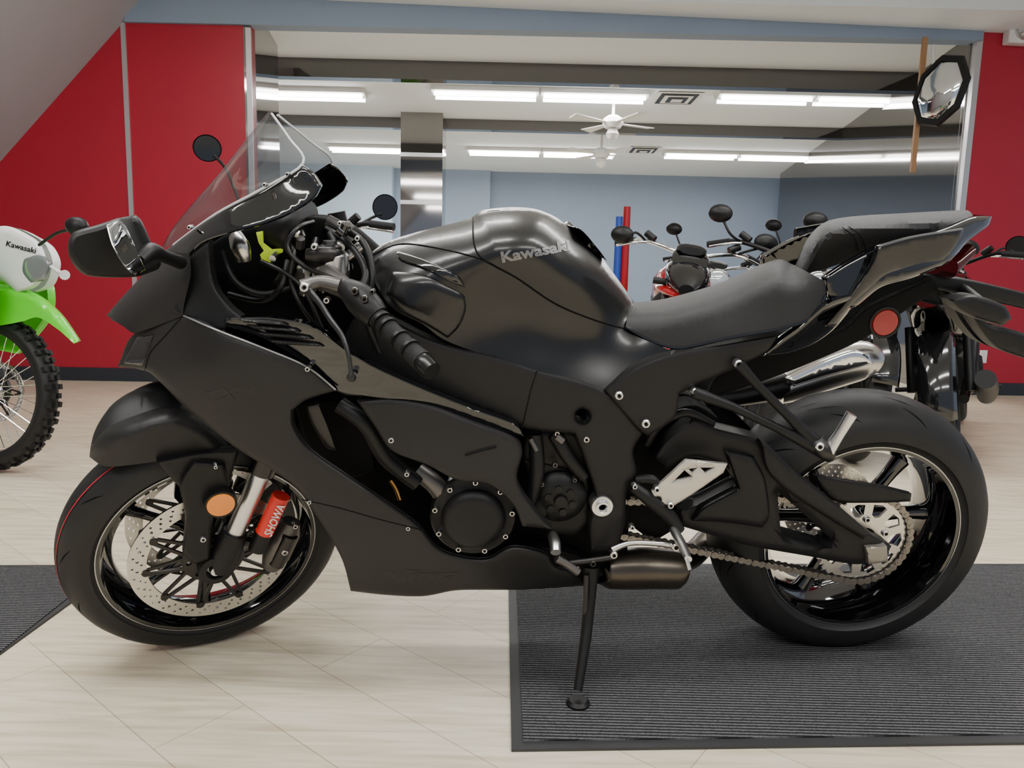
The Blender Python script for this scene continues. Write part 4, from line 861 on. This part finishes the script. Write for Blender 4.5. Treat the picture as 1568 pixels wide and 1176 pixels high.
add('front_spokes',J[0],J[1],CHROME,ke); lathe('front_hub',KF,(0,0,.34),[(.01,-.045),(.035,-.04),(.022,0),(.035,.04),(.01,.045)],ALU,ke,24,closed=True)
disc('front',KF,(0,0,.34),-.05,.13,.105,ke,6)
for s in(-1,1): lt('fork_%d'%s,KF,[(0,s*.085,.34),(-.22,s*.085,.8)],.028,PLAST,ke); lt('fork_tube_%d'%s,KF,[(-.2,s*.085,.75),(-.36,s*.085,1.1)],.022,DKMET,ke)
mul_R[0]=14
FE=[(-80,446),(0,434),(35,440),(62,452),(96,482),(124,522),(113,526),(88,504),(58,486),(35,492),(-20,500),(-80,490)]
panel('front_fender',FE,.045,GREEN,ke,fr=KF,th=0,mul=FE[:6],mirror=False,far=-.05)
panel('headlight_cowl',[(-25,352),(10,346),(42,360),(56,370),(66,388),(68,405),(56,436),(26,449),(5,432),(-25,425)],.055,WHITE,ke,fr=KF,th=.01,R=10,dep=.03)
panel('headlight_lens',[(36,396),(60,390),(78,402),(68,428),(46,433),(34,416)],.062,mat('lamp_lens',(.25,.28,.28),.08,.4),ke,fr=KF,th=.01,R=6,dep=.01,mirror=False)
text('cowl_decal','Kawasaki',(8,376),(46,12),8,lambda p:np.full(len(p),.057),PLAST,ke,fr=KF)
panel('shroud',[(-260,380),(-80,360),(-20,400),(-10,470),(-60,540),(-140,520),(-240,450)],.16,GREEN,ke,fr=KF,th=.02,R=8,dep=.02)
simple_wheel('rear',KF,(-1.38,0,.32),.32,.05,.24,ke,spoke='wire',mt=ALU)
blob('seat',KF,[(-1.6,0,.98,.05,.03),(-1.3,0,.94,.09,.05),(-.8,0,.9,.1,.06),(-.5,0,.96,.09,.06)],SEAT,ke); blob('engine',KF,[(-.9,0,.42,.08,.1),(-.75,0,.45,.12,.16),(-.5,0,.48,.12,.16),(-.38,0,.45,.06,.08)],DKMET,ke,e=3)
for s in(-1,1):
    lt('frame_%d'%s,KF,[(-.36,s*.04,.95),(-.5,s*.1,.7),(-.8,s*.12,.4),(-1.38,s*.09,.32)],.02,PLAST,ke); lt('bar_%d'%s,KF,[(-.36,0,1.12),(-.38,s*.12,1.16),(-.44,s*.35,1.2)],.012,PLAST,ke)
    lt('grip_%d'%s,KF,[(-.42,s*.3,1.19),(-.45,s*.42,1.21)],.017,GRIP,ke)
pt('mirror_stem',[(60,375,.12),(85,358,.2),(105,352,.25)],.006,PLAST,ke,fr=KF); pt('mirror_shell',[(104,352,.25),(112,348,.25),(124,348,.25),(132,350,.25)],[.012,.035,.035,.014],PLAST,ke,fr=KF,seg=20)
pt('signal',[(78,408,.1),(92,418,.14),(99,421,.16)],[.006,.01,.02],WHITE,ke,fr=KF)
lt('side_stand',KF,[(-.8,.1,.35),(-.82,.2,.1),(-.83,.26,.0)],.011,PLAST,ke)
# red and blue advertising poles
e=empty('red_and_blue_banner_pole',(.87,5.9,0)); BV=mat('blue_vinyl',(.02,.07,.4),.4)
for i,(dx,m_,z) in enumerate(((.03,PR,1.52),(-.03,BV,1.44))):
    tube('pole_%d'%i,[Vector((.87+dx,5.9,0)),Vector((.87+dx,5.9,z))],[.04,.028],m_,e)
lathe('base',WF,(.87,5.9,0),[(0,.04),(.12,.03),(.16,0)],PLAST,e,24,ax='z')
